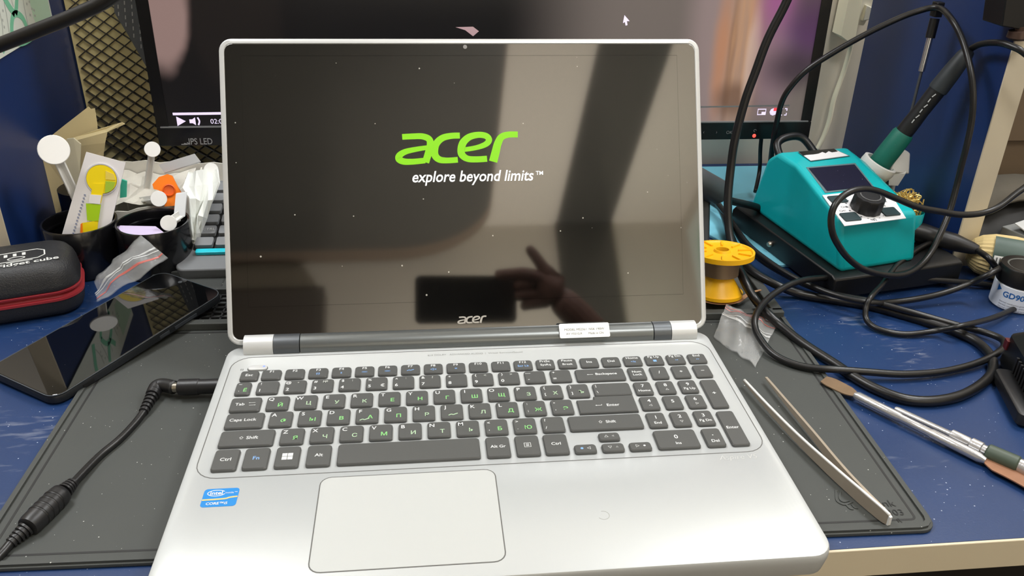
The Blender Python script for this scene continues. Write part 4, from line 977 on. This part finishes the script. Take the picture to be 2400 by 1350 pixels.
# right-hand side: white iron cradle, brass wool cup
hub = PZ(2058, 388, .088)
M_cr = mat('cradle_white', (226, 226, 222), .4, var=.06, vscale=80)
cr = thing('iron_cradle', (hub.x, hub.y, .028), 'white iron cradle at right rear of the teal station', 'holder')
IT = PY(2275, 112, .440); Id = (IT - hub).normalized()
Mi, _ = axis(hub - Id * .012, IT)
mk('collar', lathe([(.0125, 0), (.0165, .002), (.0185, .010), (.0180, .016), (.0150, .0165), (.0130, .010), (.0120, .002), (.0125, 0)], 32, Mi, False, False), M_cr, cr, smooth=True, auto=50)
mk('cradle_arm', loft([wob([hub + Vector(v) for v in ((-.022, .004, -.010), (.030, -.004, -.008), (.034, .006, .004), (.020, .016, .008), (-.020, .018, -.002))], 0), wob([hub + Vector(v) for v in ((-.020, .006, -.022), (.026, -.002, -.022), (.028, .008, -.014), (.018, .016, -.010), (-.018, .018, -.016))], 0)]), M_cr, cr)
bevel(mk('fin', loft([[hub + Vector(v) for v in ((.012, -.006, -.006), (.036, -.002, -.010), (.034, .002, .012), (.018, .004, .020))], [hub + Vector(v) for v in ((.012, .004, -.006), (.036, .008, -.010), (.034, .010, .012), (.018, .012, .020))]]), M_cr, cr), .002)
mk('support_block', loft([rrect(hub.x - .018, hub.x + .020, hub.y - .004, hub.y + .020, .006, .027, 4), rrect(hub.x - .014, hub.x + .018, hub.y - .002, hub.y + .018, .006, hub.z - .016, 4)]), mat('support_dark', (30, 44, 44), .45), cr, smooth=True, auto=40)
# brass wool in a half-round teal cup
wc = PZ(2126, 482, .064)
wcup = thing('brass_wool_cup', (wc.x + .004, wc.y, .027), 'gold brass wool tuft in teal cup right of the station', 'wool cup')
mk('cup', lathe([(.012, .027), (.0138, .030), (.0142, .058), (.0136, .059), (.0130, .057), (.012, .032), (.001, .031)], 32, Matrix.Translation((wc.x + .004, wc.y, 0))), M_teal, wcup, smooth=True, auto=40)
wl_ = []
rnd = random.Random(3)
for i in range(70):
    P = [Vector((wc.x + .002, wc.y + .004, .060)) + Vector((rnd.uniform(-.012, .013), rnd.uniform(-.014, .022), rnd.uniform(-.008, .014))) for _ in range(4)]
    wl_.append(tube(spline(P, 4), .0006, 4))
mk('brass_strands', join(*wl_), mat('brass', (240, 212, 128), .35, metal=.7), wcup, kind='stuff')

# soldering iron resting in the cradle
M_grip = mat('grip_green', (14, 108, 92), .55, var=.15, vscale=80, specks=.05, sscale=400); M_hand = mat('iron_handle', (22, 24, 26), .45); M_slv = mat('iron_sleeve', (46, 52, 56), .5)
ir = thing('soldering_iron', tuple(hub), 'soldering iron with green grip and black handle tilted in the white cradle', 'soldering iron')
L_ = (IT - hub).length
def seg(a, b, pr, m, nm): return mk(nm, rod(hub + Id * (a * L_), hub + Id * (b * L_), pr, 24), m, ir, smooth=True, auto=45)
seg(-.22, -.04, [(.0015, 0), (.0030, .3), (.0035, 1)], M_met, 'tip')
seg(-.06, .30, [(.0085, 0), (.0112, .08), (.0112, .5), (.0108, .94), (.0096, 1)], M_grip, 'grip')
seg(.29, .68, [(.0086, 0), (.0086, .2), (.0080, .5), (.0084, 1)], M_hand, 'handle')
seg(.66, .99, [(.0092, 0), (.0094, .06), (.0090, .4), (.0075, .85), (.0060, .97), (.004, 1)], M_slv, 'sleeve')
mid = hub.lerp(IT, .5) - ray(2150, 260) * .0086
mk('handle_mark', xf(join(*[ribbon([(-.016 + i * .006, 0), (-.012 + i * .006, .0012 * (i % 2))], .0010, Matrix.Identity(4), .0001, 1, False) for i in range(6)]), frame(mid, Id, Id.cross(ray(2150, 260)).normalized() * -1, -ray(2150, 260))), mat('mark_grey', (190, 192, 194), .5), ir)
CE = [(2276, 114, .44), (2300, 103, .425), (2338, 100, .40), (2372, 109, .385), (2405, 128, .375), (2470, 190, .37), (2500, 290, .365), (2470, 385, .36), (2405, 437, .355), (2380, 455, .353), (2340, 485, .35), (2300, 500, .348), (2250, 503, .345), (2200, 495, .343), (2150, 485, .340), (2100, 465, .338), (2060, 449, .335), (2030, 443, .333), (2000, 447, .329), (1975, 460, .325), (1956, 482, .320), (1948, 510, .317), (1951, 545, .315), (1965, 575, .315), (1988, 605, .318), (2022, 630, .322), (2068, 643, .328), (2110, 645, .335), (2147, 630, .345), (2178, 598, .358), (2202, 552, .370), (2224, 500, .382), (2241, 440, .39), (2253, 390, .392), (2266, 340, .393), (2277, 285, .396), (2281, 225, .40), (2275, 165, .41), (2258, 100, .43), (2232, 48, .45), (2198, 18, .485), (2140, 30, .495), (2080, 55, .50), (2020, 85, .505), (1950, 125, .51), (1890, 165, .515), (1852, 205, .52), (1832, 240, .525), (1820, 290, .53), (1811, 340, .535), (1806, 380, .54), (1800, 440, .545)]
mk('iron_cable', tube(spline([PY(*c) for c in CE], 6), .0030, 12), M_rub, ir, smooth=True)

# telescopic cable stay with clip
cs0 = PY(2104, 388, .470); cs1 = PY(2196, 24, .490)
sty = thing('cable_stay', tuple(cs0), 'thin silver telescopic rod with black clip holding up the iron cable', 'rod')
q1, q2 = cs0.lerp(cs1, .10), cs0.lerp(cs1, .62)
mk('lower_post', cyl(cs0 - Vector((0, 0, .045)), q1, .0026), M_cr, sty, smooth=True, auto=40)
mk('thin_section', cyl(q1, q2, .0015), M_hcap, sty, smooth=True, auto=40)
mk('thick_section', cyl(q2, cs0.lerp(cs1, .84), .0030), mat('chrome_tube', (190, 192, 196), .22, metal=.9), sty, smooth=True, auto=40)
mk('black_cap', cyl(cs0.lerp(cs1, .83), cs0.lerp(cs1, .95), .0046), M_black, sty, smooth=True, auto=40)
bevel(mk('clip', xf(rbox(-.004, .004, -.005, .005, -.006, .008, .001), Matrix.Translation(cs1)), M_black, sty), .0006)

# station plug with strain relief and its lead (loop B)
pgS = thing('station_lead', tuple(PZ(2200, 570, .02)), 'black plug and thin looping lead at right side of the station', 'cable')
pa, pb_, pcn = PY(2140, 540, .405), PY(2210, 560, .392), PY(2292, 586, .372)
mk('plug', rod(pa, pb_, [(.0095, 0), (.0100, .3), (.0085, 1)]), M_rub2, pgS, smooth=True, auto=40)
mk('strain_relief', rod(pb_, pcn, [(.0088, 0), (.0090, .3), (.0060, .85), (.0046, 1)]), M_rub2, pgS, smooth=True, auto=40)
CB = [PY(2288, 585, .373), PZ(2318, 606, .034), PZ(2338, 634, .020), PZ(2346, 655, .008), PZ(2335, 668, .004)] + [PZ(*c) for c in ((2273, 663, .006), (2178, 655, .010), (2083, 650, .014), (1988, 650, .018), (1909, 653, .022), (1862, 663, .024), (1817, 687, .022), (1786, 715, .020), (1770, 744, .018), (1770, 769, .014), (1782, 794, .011), (1808, 826, .008), (1846, 848, .0065), (1893, 861, .0065), (1957, 866, .0085), (2036, 872, .0075), (2115, 877, .006), (2194, 873, .005), (2257, 861, .005), (2305, 845, .006), (2340, 826, .008), (2354, 810, .008), (2346, 794, .007), (2305, 778, .006), (2257, 766, .006), (2200, 750, .008), (2130, 730, .010), (2036, 705, .010), (1957, 690, .009), (1890, 668, .009), (1830, 638, .010), (1780, 606, .011), (1740, 566, .012), (1700, 500, .014), (1660, 470, .016))]
mk('lead', tube(spline(CB, 6), .0030, 12), M_rub, pgS, smooth=True)
# thick mains cord from above, looping on the desk
CA = [PY(1862, -60, .43), PY(1845, 0, .43), PY(1800, 90, .43), PY(1770, 170, .428), PY(1745, 240, .425), PY(1722, 330, .42), PY(1712, 400, .415), PY(1706, 470, .405), PY(1709, 540, .392), PY(1722, 600, .372), PZ(1745, 660, .026), PZ(1772, 705, .0150)] + [PZ(*c) for c in ((1800, 736, .0130), (1830, 763, .0080), (1881, 804, .0055), (1957, 853, .0045), (2001, 883, .0045), (2052, 911, .0045), (2115, 934, .0045), (2178, 940, .0045), (2242, 930, .0045), (2289, 908, .0045), (2321, 880, .0045), (2327, 854, .0045), (2318, 829, .0045), (2289, 801, .0045), (2242, 778, .0045), (2178, 756, .0045), (2115, 737, .0045), (2036, 716, .0045), (1957, 703, .0045), (1877, 689, .0055), (1820, 668, .011), (1767, 638, .013), (1735, 602, .013), (1712, 552, .014), (1690, 490, .016), (1650, 450, .018))]
mk('mains_cord', tube(spline(CA, 6), .0040, 14), M_rub, None, tuple(PZ(2001, 883, .0045)), smooth=True, label='thick black cord hanging before the monitor then looping on blue desk', cat='cord')
# other thin leads
CC = [PZ(2520, 520, .02), PZ(2440, 570, .02), PZ(2400, 595, .02), PZ(2337, 633, .035), PZ(2273, 664, .020), PZ(2210, 687, .012), PZ(2147, 701, .009), PZ(2083, 709, .008), PZ(2045, 710, .0155), PZ(1990, 700, .0155), PZ(1930, 682, .0145), PZ(1860, 650, .0145), PZ(1800, 612, .0150), PZ(1752, 572, .016), PZ(1715, 520, .018), PZ(1675, 470, .020)]
mk('desk_lead', tube(spline(CC, 6), .0029, 12), M_rub, None, tuple(PZ(2147, 701, .009)), smooth=True, label='thin black lead running from right edge towards the spool, above the jar', cat='cable')
CDp = [PZ(2235, 560, .03), PZ(2200, 562, .032), PZ(2160, 578, .032), PZ(2128, 600, .030), PZ(2099, 625, .026), PZ(2066, 668, .021), PZ(2042, 695, .0215), PZ(2030, 720, .014), PZ(2030, 747, .006), PZ(2048, 766, .004), PZ(2083, 778, .0035), PZ(2131, 783, .0035), PZ(2194, 775, .006), PZ(2257, 763, .0150), PZ(2321, 747, .008), PZ(2368, 728, .005), PZ(2400, 712, .004), PZ(2480, 670, .004)]
mk('desk_lead', tube(spline(CDp, 6), .0026, 12), M_rub, None, tuple(PZ(2131, 783, .0035)), smooth=True, label='thin black lead dropping from the station and curling past the jar', cat='cable')
mk('short_cord', tube(spline([PY(1785, 318, .60), PY(1782, 350, .60), PY(1780, 400, .60), PY(1770, 450, .58)], 6), .0024, 10), M_rub, None, tuple(PY(1782, 380, .60)), smooth=True, label='short black cord hanging below the monitor beside its red light', cat='cord')

# cream power adapter and its cord on the wall
M_cream = mat('cream_plastic', (248, 241, 214), .45); M_cream2 = mat('cream_white', (226, 222, 206), .5)
pa_ = thing('power_strip', tuple(PY(1985, 40, .70)), 'cream power block hanging on beige wall beside blue panel', 'power block')
AY = .690
mk('block', slab([PY(1971, 84, AY), PY(1990, 98, AY), PY(2004, 94, AY), PY(2032, -60, AY), PY(2002, -60, AY)], (0, 1, 0), .025), M_cream, pa_)
mk('socket_plate', slab([PY(2008, 58, AY + .012), PY(2024, 60, AY + .012), PY(2048, 20, AY + .012), PY(2058, -40, AY + .012), PY(2030, -40, AY + .012)], (0, 1, 0), .012), M_cream2, pa_)
bevel(mk('switch', slab([PY(2022, 50, AY + .006), PY(2040, 46, AY + .006), PY(2046, 18, AY + .006), PY(2032, 12, AY + .006)], (0, 1, 0), .008), M_cream2, pa_), .001)
mk('cord', tube(spline([PY(1996, 96, .700), PY(1990, 125, .705), PY(1975, 175, .708), PY(1955, 230, .708), PY(1944, 280, .708), PY(1930, 320, .708), PY(1915, 350, .708)], 6), .0030, 10), M_cream, pa_, smooth=True)

# solder spool
M_sy = mat('spool_yellow', (246, 186, 18), .4); M_wire = mat('solder_wire', (150, 128, 104), .4, metal=.5)
sx, sy_ = .232, .338
spo = thing('solder_spool', (sx, sy_, .010), 'yellow spool standing by the right edge of laptop screen', 'spool')
Ts = Matrix.Translation((sx, sy_, .0105)) @ Matrix.Rotation(math.radians(-6), 4, 'X')
def flange(z, R, dz): return lathe([(.006, z), (R, z), (R, z + dz), (R - .002, z + dz), (R - .003, z + dz - .0012), (.008, z + dz - .0012), (.007, z + dz + .001), (.006, z + dz + .001), (.006, z)], 40, Ts, False, False)
mk('lower_flange', flange(0, .0225, .003), M_sy, spo, smooth=True, auto=35)
mk('hub_cone', lathe([(.0215, .003), (.0105, .019)], 32, Ts), M_sy, spo, smooth=True, auto=35)
mk('wire_winding', lathe([(.0105, .018), (.0165, .020), (.0165, .036), (.011, .038)], 32, Ts), M_wire, spo, smooth=True, auto=35)
mk('upper_flange', flange(.038, .0290, .0045), M_sy, spo, smooth=True, auto=35)
for i in range(10):
    a = i * math.pi / 5; M_ = Ts @ Matrix.Rotation(a, 4, 'Z'); mk('flange_rib', xf(box(.015, .0275, -.0008, .0008, .0412, .0428), M_), M_sy, spo)
mk('copper_braid', ribbon([(.205, .330), (.225, .318), (.245, .322), (.262, .336), (.275, .342)], .0022, Matrix.Translation((0, 0, .0105)), .0006, 5, True, False, [.002, .0022, .006, .003, .0015]), mat('copper_braid', (204, 158, 120), .4, metal=.5), None, (.24, .325, .0105), label='flat copper braid strip lying in front of the yellow spool', cat='braid')
# dark hot-air handle behind the spool
ha = thing('hot_air_handle', tuple(PZ(1660, 470, .06)), 'dark grey ribbed handle behind the right edge of laptop screen', 'handle')
mk('barrel', rod(PY(1600, 405, .455), PY(1690, 455, .470), [(.012, 0), (.014, .3), (.014, .9), (.010, 1)]), mat('handle_grey', (70, 74, 76), .5), ha, smooth=True, auto=40)
mk('handle_cable', tube(spline([PY(1688, 454, .470), PY(1712, 470, .475), PY(1745, 478, .48), PY(1775, 486, .487), PY(1800, 500, .49)], 5), .004, 10), M_rub, ha, smooth=True)
bevel(mk('stand', loft([[PY(1600, 430, .47), PY(1665, 440, .47), PY(1662, 600, .44), PY(1600, 600, .44)], [PY(1600, 430, .49), PY(1665, 440, .49), PY(1662, 590, .46), PY(1600, 590, .46)]]), mat('stand_grey', (58, 60, 62), .5), ha), .002)

# tweezers
M_twz = mat('tweezer_steel', (176, 164, 148), .34, metal=.35, var=.1, vscale=60); M_twlit = mat('tweezer_lit_edge', (226, 226, 222), .3, metal=.2)  # second, brighter steel carries the painted highlight
tz = thing('tweezers', tuple(PZ(1950, 1070, .003)), 'steel tweezers lying on the mat right of the laptop', 'tweezers')
def arm(pts, ws, h, lift):
    """flat steel arm standing on edge along desk points, its height ws in z"""
    S = spline([PZ(x, y, .003) for x, y in pts], 6); n = len(S); T = []; L1 = []; L2 = []
    A = []; Bv = []
    for i, p in enumerate(S):
        d = (S[min(i + 1, n - 1)] - S[max(i - 1, 0)]).normalized(); k = Vector((-d.y, d.x, 0)) * .0010
        f = i / (n - 1) * (len(ws) - 1); a = int(min(f, len(ws) - 2)); hh = ws[a] + (ws[a + 1] - ws[a]) * (f - a)
        z0 = .0032 + lift + (h - hh) / 2
        A.append([p + k + Vector((0, 0, z0 - .003)), p - k + Vector((0, 0, z0 - .003)), p - k + Vector((0, 0, z0 + hh - .003)), p + k + Vector((0, 0, z0 + hh - .003))])
    return loft(A)
mk('arm', arm([(1742, 905), (1790, 960), (1860, 1035), (1940, 1112), (2010, 1175), (2060, 1218), (2078, 1232)], [.0012, .0035, .006, .0085, .0095, .0090, .0070], .0095, 0), M_twz, tz)
mk('arm', arm([(1793, 897), (1840, 955), (1905, 1035), (1965, 1112), (2018, 1172), (2062, 1216), (2079, 1231)], [.0012, .0035, .006, .0085, .0095, .0090, .0070], .0095, 0), M_twz, tz)
def edge(pts, ws, h):
    S = spline([PZ(x, y, .003) for x, y in pts], 6); n = len(S); P = []
    for i, p in enumerate(S):
        f = i / (n - 1) * (len(ws) - 1); a = int(min(f, len(ws) - 2)); hh = ws[a] + (ws[a + 1] - ws[a]) * (f - a); P.append(p + Vector((0, 0, (h + hh) / 2 + .0004)))
    return tube(P, .0011, 6)
mk('arm_highlight', edge([(1742, 905), (1790, 960), (1860, 1035), (1940, 1112), (2010, 1175), (2060, 1218), (2078, 1232)], [.0012, .0035, .006, .0085, .0095, .0090, .0070], .0095), M_twlit, tz, smooth=True)  # highlight painted as a bright strip along the arm's top
mk('joined_end', arm([(2052, 1208), (2070, 1224), (2082, 1236)], [.0092, .0088, .0064], .0092, .0001), M_twlit, tz)

# pry tools
M_steel = mat('tool_steel', (196, 196, 198), .28, metal=.75, bump=.1, bscale=700); M_rust = mat('tool_tarnish', (158, 132, 104), .4, metal=.5, var=.4, vscale=120)
M_knurl = mat('knurl_green', (66, 78, 66), .5)
sg_ = thing('metal_spudger', tuple(PZ(2140, 985, .004)), 'long steel pry spatula with tarnished blades lying right of tweezers', 'pry tool')
a0, a1, a2, a3 = PZ(2003, 925, .0062), PZ(2112, 985, .0058), PZ(2225, 1042, .0052), PZ(2310, 1080, .0048)
mk('shaft', rod(a0, a3, [(.0024, 0), (.0036, .03), (.0036, .36), (.0030, .38), (.0030, .60), (.0036, .62), (.0036, .95), (.0022, 1)], 12), M_steel, sg_, smooth=True, auto=40)
def blade(P, wd, t=.0009): 
    return ribbon([(p.x, p.y) for p in P], 0, Matrix.Translation((0, 0, P[0].z)), t, 6, True, False, wd)
mk('blade', blade([PZ(1930, 890, .0045), PZ(1952, 900, .0045), PZ(1980, 914, .0045), PZ(2006, 927, .0045)], [.0100, .0140, .0140, .0130, .0060]), M_rust, sg_)
mk('blade', blade([PZ(2308, 1080, .0035), PZ(2335, 1094, .0035), PZ(2380, 1116, .0035), PZ(2440, 1150, .0035)], [.0050, .0140, .0145, .0140]), mat('tool_rust', (166, 120, 92), .45, metal=.4, var=.35, vscale=90), sg_)
pn = thing('precision_screwdriver', tuple(PZ(2250, 1035, .006)), 'slim screwdriver with green knurled band beside the steel pry spatula', 'screwdriver')
b0, b1, b2, b3, b4, b5 = PZ(2098, 958, .0050), PZ(2230, 1019, .0055), PZ(2274, 1040, .0058), PZ(2312, 1058, .0060), PZ(2388, 1090, .0062), PZ(2450, 1120, .0062)
mk('shaft', rod(b0, b1, [(.0018, 0), (.0024, .05), (.0024, .95), (.0034, 1)], 12), M_steel, pn, smooth=True, auto=40)
mk('ferrule', rod(b1, b2, [(.0042, 0), (.0042, .9), (.0034, 1)], 16), M_steel, pn, smooth=True, auto=40)
mk('collar', rod(b2, b3, [(.0034, 0), (.0050, .05), (.0050, .7), (.0040, .75), (.0040, 1)], 16), M_steel, pn, smooth=True, auto=40)
mk('knurled_band', rod(b3, b4, [(.0050, 0), (.0060, .05), (.0060, .95), (.005, 1)], 20), M_knurl, pn, smooth=True, auto=40)
mk('handle_end', rod(b4, b5, [(.0050, 0), (.0054, 1)], 16), M_steel, pn, smooth=True, auto=40)

# jar of paste, at the right edge
jx, jy = .5165, .3185
M_jar = mat('jar_label_white', (218, 224, 234), .4); M_lid = mat('jar_lid_black', (20, 20, 21), .3)
jr = thing('paste_jar', (jx, jy, 0), 'small white jar with black lid and bold blue lettering', 'jar')
Tj = Matrix.Translation((jx, jy, 0)); JR = .0225
mk('jar_body', lathe([(JR * .9, 0), (JR, .002), (JR, .0235), (JR * .95, .0245)], 40, Tj), M_jar, jr, smooth=True, auto=40)
mk('lid', lathe([(JR * .97, .0245), (JR * 1.0, .0250), (JR * 1.0, .0395), (JR * .96, .041), (JR * .74, .041), (JR * .72, .0402), (.0005, .0402)], 40, Tj), M_lid, jr, smooth=True, auto=40)
mk('lid_ring', lathe([(JR * .66, .0402), (JR * .70, .0408), (JR * .74, .0402)], 40, Tj, False, False), mat('lid_ring_grey', (86, 88, 84), .4), jr, smooth=True)
def onjar(g, R, a0):
    """bend flat lettering (x along the arc, y up) around the jar"""
    V = []
    for v in g[0]:
        a = a0 + v[0] / R; V.append(Vector((jx + R * math.cos(a), jy + R * math.sin(a), v[1])))
    return V, g[1]
af = math.atan2(CAM.y - jy, CAM.x - jx) - .12
mk('jar_lettering', onjar(textgeo('GD900', .0085, Matrix.Translation((.002, .0165, 0)), bold=.02, width=.0225), JR + .0002, af), mat('jar_blue', (28, 96, 168), .4), jr)
mk('jar_emblem', onjar(([(-.0165, .0235, 0), (-.0118, .0195, 0), (-.0165, .0165, 0)], [(0, 1, 2)]), JR + .0002, af), mat('jar_blue', (28, 96, 168), .4), jr)
jl = []
for k in range(3): jl.append(onjar(textgeo('thermal conductive grease', .003, Matrix.Translation((.001, .0085 - k * .0026, 0)), width=.024), JR + .0002, af))
mk('jar_small_print', join(*jl), mat('jar_grey_print', (138, 140, 150), .5), jr)

# wrapped roll lying by the panel foot
M_tw = mat('twine_tan', (206, 184, 130), .75, var=.2, vscale=120, bump=.4, bscale=300)
ra, rb_ = Vector((.505, .388, .0225)), Vector((.566, .352, .0225))
br = thing('bristle_roll', (.535, .37, 0), 'tan bristle roll with paper label lying at foot of right blue panel', 'roll')
Mr, Lr = axis(ra, rb_)
bp_ = []
for f, r in ((0, .007), (.05, .0135), (.14, .0180), (.30, .0212), (.55, .0220), (.8, .0205), (1, .018)):
    bp_.append([Mr @ Vector(((r + .0008 * (i % 2)) * math.cos(2 * math.pi * i / 56), (r + .0008 * (i % 2)) * math.sin(2 * math.pi * i / 56), f * Lr)) for i in range(56)])
mk('bristles', loft(bp_), M_tw, br)
def band(f0, f1, r, m, nm, a0=0, a1=2 * math.pi, n=30):
    P = [[Mr @ Vector((r * math.cos(a0 + (a1 - a0) * i / n), r * math.sin(a0 + (a1 - a0) * i / n), f * Lr)) for i in range(n + 1)] for f in (f0, f1)]
    mk(nm, loft(P, False, False, False), m, br)
cdir = Mr.inverted() @ (CAM + Vector((0, 0, .1))); ang = math.atan2(cdir.y, cdir.x)
band(.28, .80, .0236, mat('label_dark_green', (58, 78, 70), .5), 'dark_label', ang - .9, ang + .7)
band(.30, .62, .0240, mat('label_paper', (226, 226, 222), .5), 'barcode_label', ang + .05, ang + .75)
for i in range(7): band(.33 + i * .04, .345 + i * .04, .0242, mat('barcode_ink', (90, 92, 92), .5), 'barcode_line', ang + .12, ang + .70)
for f in (.70, .84, .93): band(f, f + .03, .0241, mat('label_stripe', (196, 192, 170), .5), 'label_stripe', ang - .9, ang + .9)

# clutter in the shaded bay right of the panel
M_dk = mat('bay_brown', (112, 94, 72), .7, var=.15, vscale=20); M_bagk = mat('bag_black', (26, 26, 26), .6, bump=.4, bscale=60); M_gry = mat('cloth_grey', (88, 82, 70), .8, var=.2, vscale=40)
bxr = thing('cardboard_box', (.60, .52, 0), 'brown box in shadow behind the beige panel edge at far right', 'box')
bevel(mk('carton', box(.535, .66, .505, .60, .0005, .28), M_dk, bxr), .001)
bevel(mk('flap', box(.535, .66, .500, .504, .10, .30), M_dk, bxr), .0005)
bg = []
for j in range(9):
    t = j / 8
    bg.append([Vector((.525 + .20 * i / 10, .40 + .095 * t, max(.001, .060 * math.sin(math.pi * min(1, .12 + t * .75)) * (1 - .35 * abs(i / 10 - .5)) + .005 * math.sin(i * 1.9 + j * 1.3)))) for i in range(11)])
low = [[Vector((p.x, p.y, 0.0005)) for p in r] for r in bg]
mk('black_pouch', join(loft(bg, False, False, False), loft(low, False, False, False)), M_bagk, None, (.6, .46, 0), smooth=True, label='slumped black pouch in the dark bay right of the panel', cat='pouch')
st_ = []
for i in range(11): st_.append([Vector((.525 + .16 * i / 10, .415 + .010 * math.sin(i * .5) + .02 * k, .046 + .028 * i / 10 + .006 * math.sin(i * .6) + .006 * k)) for k in range(3)])
o = mk('grey_strap', loft(st_, False, False, False), M_gry, None, (.6, .42, .05), smooth=True, label='grey cloth strap lying over the black pouch', cat='strap'); s_ = o.modifiers.new('s', 'SOLIDIFY'); s_.thickness = .003
gb = thing('grey_carton', (.58, .375, 0), 'small grey folded carton at right edge above the jar', 'carton')
gx = .578
bevel(mk('carton', xf(box(-.022, .030, -.018, .020, 0, .040), rz((gx, .398, 0), 20)), mat('carton_grey', (132, 134, 132), .6), gb), .001)
mk('lid_flap', xf(slab([(-.024, -.020, .041), (.030, -.020, .043), (.030, .010, .050), (-.022, .008, .047)], (0, 0, 1), .001), rz((gx, .398, 0), 20)), mat('carton_flap', (186, 188, 188), .6), gb)
ck = thing('lamp_clamp', tuple(PY(2370, 60, .40)), 'black clamp block gripping the beige panel edge at top right', 'clamp')
bevel(mk('jaw', slab([PY(2348, 62, .392), PY(2372, 66, .392), PY(2420, 76, .392), PY(2440, -120, .392), PY(2352, -120, .392), PY(2357, 0, .392)], (0, 1, 0), .03), M_black, ck), .001)
mk('thumb_screw', rod(PY(2392, 62, .395), PY(2386, 92, .395), [(.004, 0), (.004, .3), (.009, .32), (.010, .8), (.008, 1)], 20), mat('screw_brown', (74, 56, 48), .4, metal=.4), ck, smooth=True, auto=40)

# ridged black plastic device at the right edge
dv_ = thing('ridged_case', tuple(PZ(2375, 930, 0)), 'black ridged plastic case at right edge of the blue desk', 'case')
Md = rz((.4565, .163, 0), -18)
mk('body', xf(loft([rrect(-.036, .05, -.050, .050, .008, .0, 4), rrect(-.038, .052, -.052, .052, .009, .006, 4), rrect(-.036, .052, -.050, .050, .009, .030, 4), rrect(-.030, .048, -.044, .044, .009, .036, 4)]), Md), M_blk, dv_, smooth=True, auto=40)
mk('side_flange', xf(rbox(-.050, -.036, -.046, .020, .002, .012, .005, .001), Md), M_rub2, dv_, smooth=True, auto=40)
for i in range(12): mk('ridge', xf(box(-.0385, -.0365, -.044 + i * .0052, -.0415 + i * .0052, .008, .026), Md), M_rub2, dv_)
bevel(mk('grip_bar', xf(rbox(-.026, -.012, -.042, .034, .034, .041, .003), Md), mat('bar_grey', (92, 92, 86), .3, metal=.3), dv_), .001)
for i in range(5): mk('slot', xf(box(-.028, -.014, .010 + i * .006, .012 + i * .006, .040, .0418), Md), M_blk, dv_)
bevel(mk('top_plate', xf(rbox(-.008, .042, -.042, .040, .034, .040, .003), Md), mat('plate_olive', (104, 102, 90), .35, metal=.2), dv_), .001)
mk('red_tab', xf(rbox(-.0385, -.034, .040, .047, .018, .026, .001), Md), mat('tab_red', (84, 26, 28), .4), dv_)

# ================================================================== FILMING PHONE AND HAND (seen mirrored in the screen)
MPh = frame(CAM - CF * .004, CR, -CD, -CF)       # local z points away from the laptop
fp = thing('filming_phone', tuple(CAM - CF * .01 + CD * .02), 'dark phone held up facing the laptop, mirrored low in its screen', 'phone')
mk('phone_body', xf(rbox(-.0150, .1500, -.0640, .0135, .0, .0085, .009, .002), MPh), mat('phone_back', (12, 14, 16), .25), fp, smooth=True, auto=40)
mk('lens', lathe([(.0045, .0), (.0045, .0008), (.003, .0008)], 20, MPh @ Matrix.Translation((0.018, -.004, -.0009))), M_black, fp)
Nl = Vector((0, -math.cos(TL), math.sin(TL))); L0_ = Vector((0, LY0, H))
def RP(x, y, D):
    q = PP(x, y, L0_, Nl); d = ray(x, y); r = d - Nl * (2 * d.dot(Nl)); return q + r * (D - (q - CAM).length)
V = []; E_ = []; Rr = []
def chain(pts, start=None):
    prev = start
    for p, r in pts:
        V.append(tuple(p)); Rr.append(r); i = len(V) - 1
        if prev is not None: E_.append((prev, i))
        prev = i
    return prev
D0 = 1.325
wr_ = chain([(RP(1560, 1010, 1.40), .034), (RP(1470, 880, 1.36), .031), (RP(1392, 778, 1.33), .025), (RP(1345, 730, D0), .026)])
pal = chain([(RP(1305, 695, D0), .024), (RP(1278, 672, D0), .020)], wr_)
chain([(RP(1285, 645, D0 - .004), .0110), (RP(1266, 617, D0 - .004), .0098), (RP(1249, 594, D0 - .003), .0090), (RP(1235, 576, D0 - .002), .0078)], pal)
chain([(RP(1262, 650, D0 - .008), .0115), (RP(1228, 640, D0 - .012), .0105), (RP(1190, 643, D0 - .012), .0098), (RP(1158, 645, D0 - .010), .0085)], pal)
chain([(RP(1258, 668, D0), .0115), (RP(1224, 666, D0 - .010), .0105), (RP(1200, 672, D0 - .012), .0092)], pal)
chain([(RP(1260, 690, D0), .0115), (RP(1226, 690, D0 - .008), .0105), (RP(1204, 697, D0 - .010), .0092)], pal)
chain([(RP(1272, 711, D0), .0105), (RP(1238, 713, D0 - .006), .0095), (RP(1218, 721, D0 - .008), .0085)], pal)
me = bpy.data.meshes.new('hand'); o0 = Vector(RP(1305, 695, D0))
me.from_pydata([tuple(Vector(v) - o0) for v in V], E_, [])
hd = bpy.data.objects.new('hand', me); COL.objects.link(hd); hd.location = o0
hd.modifiers.new('skin', 'SKIN'); 
sv = me.skin_vertices[0].data
for i, r in enumerate(Rr): sv[i].radius = (r, r)
sv[0].use_root = True
ss = hd.modifiers.new('sub', 'SUBSURF'); ss.levels = 2; ss.render_levels = 2
me.materials.append(mat('skin', (104, 68, 56), .6))
tag(hd, 'hand with raised index finger holding the filming phone, mirrored in screen', 'hand')
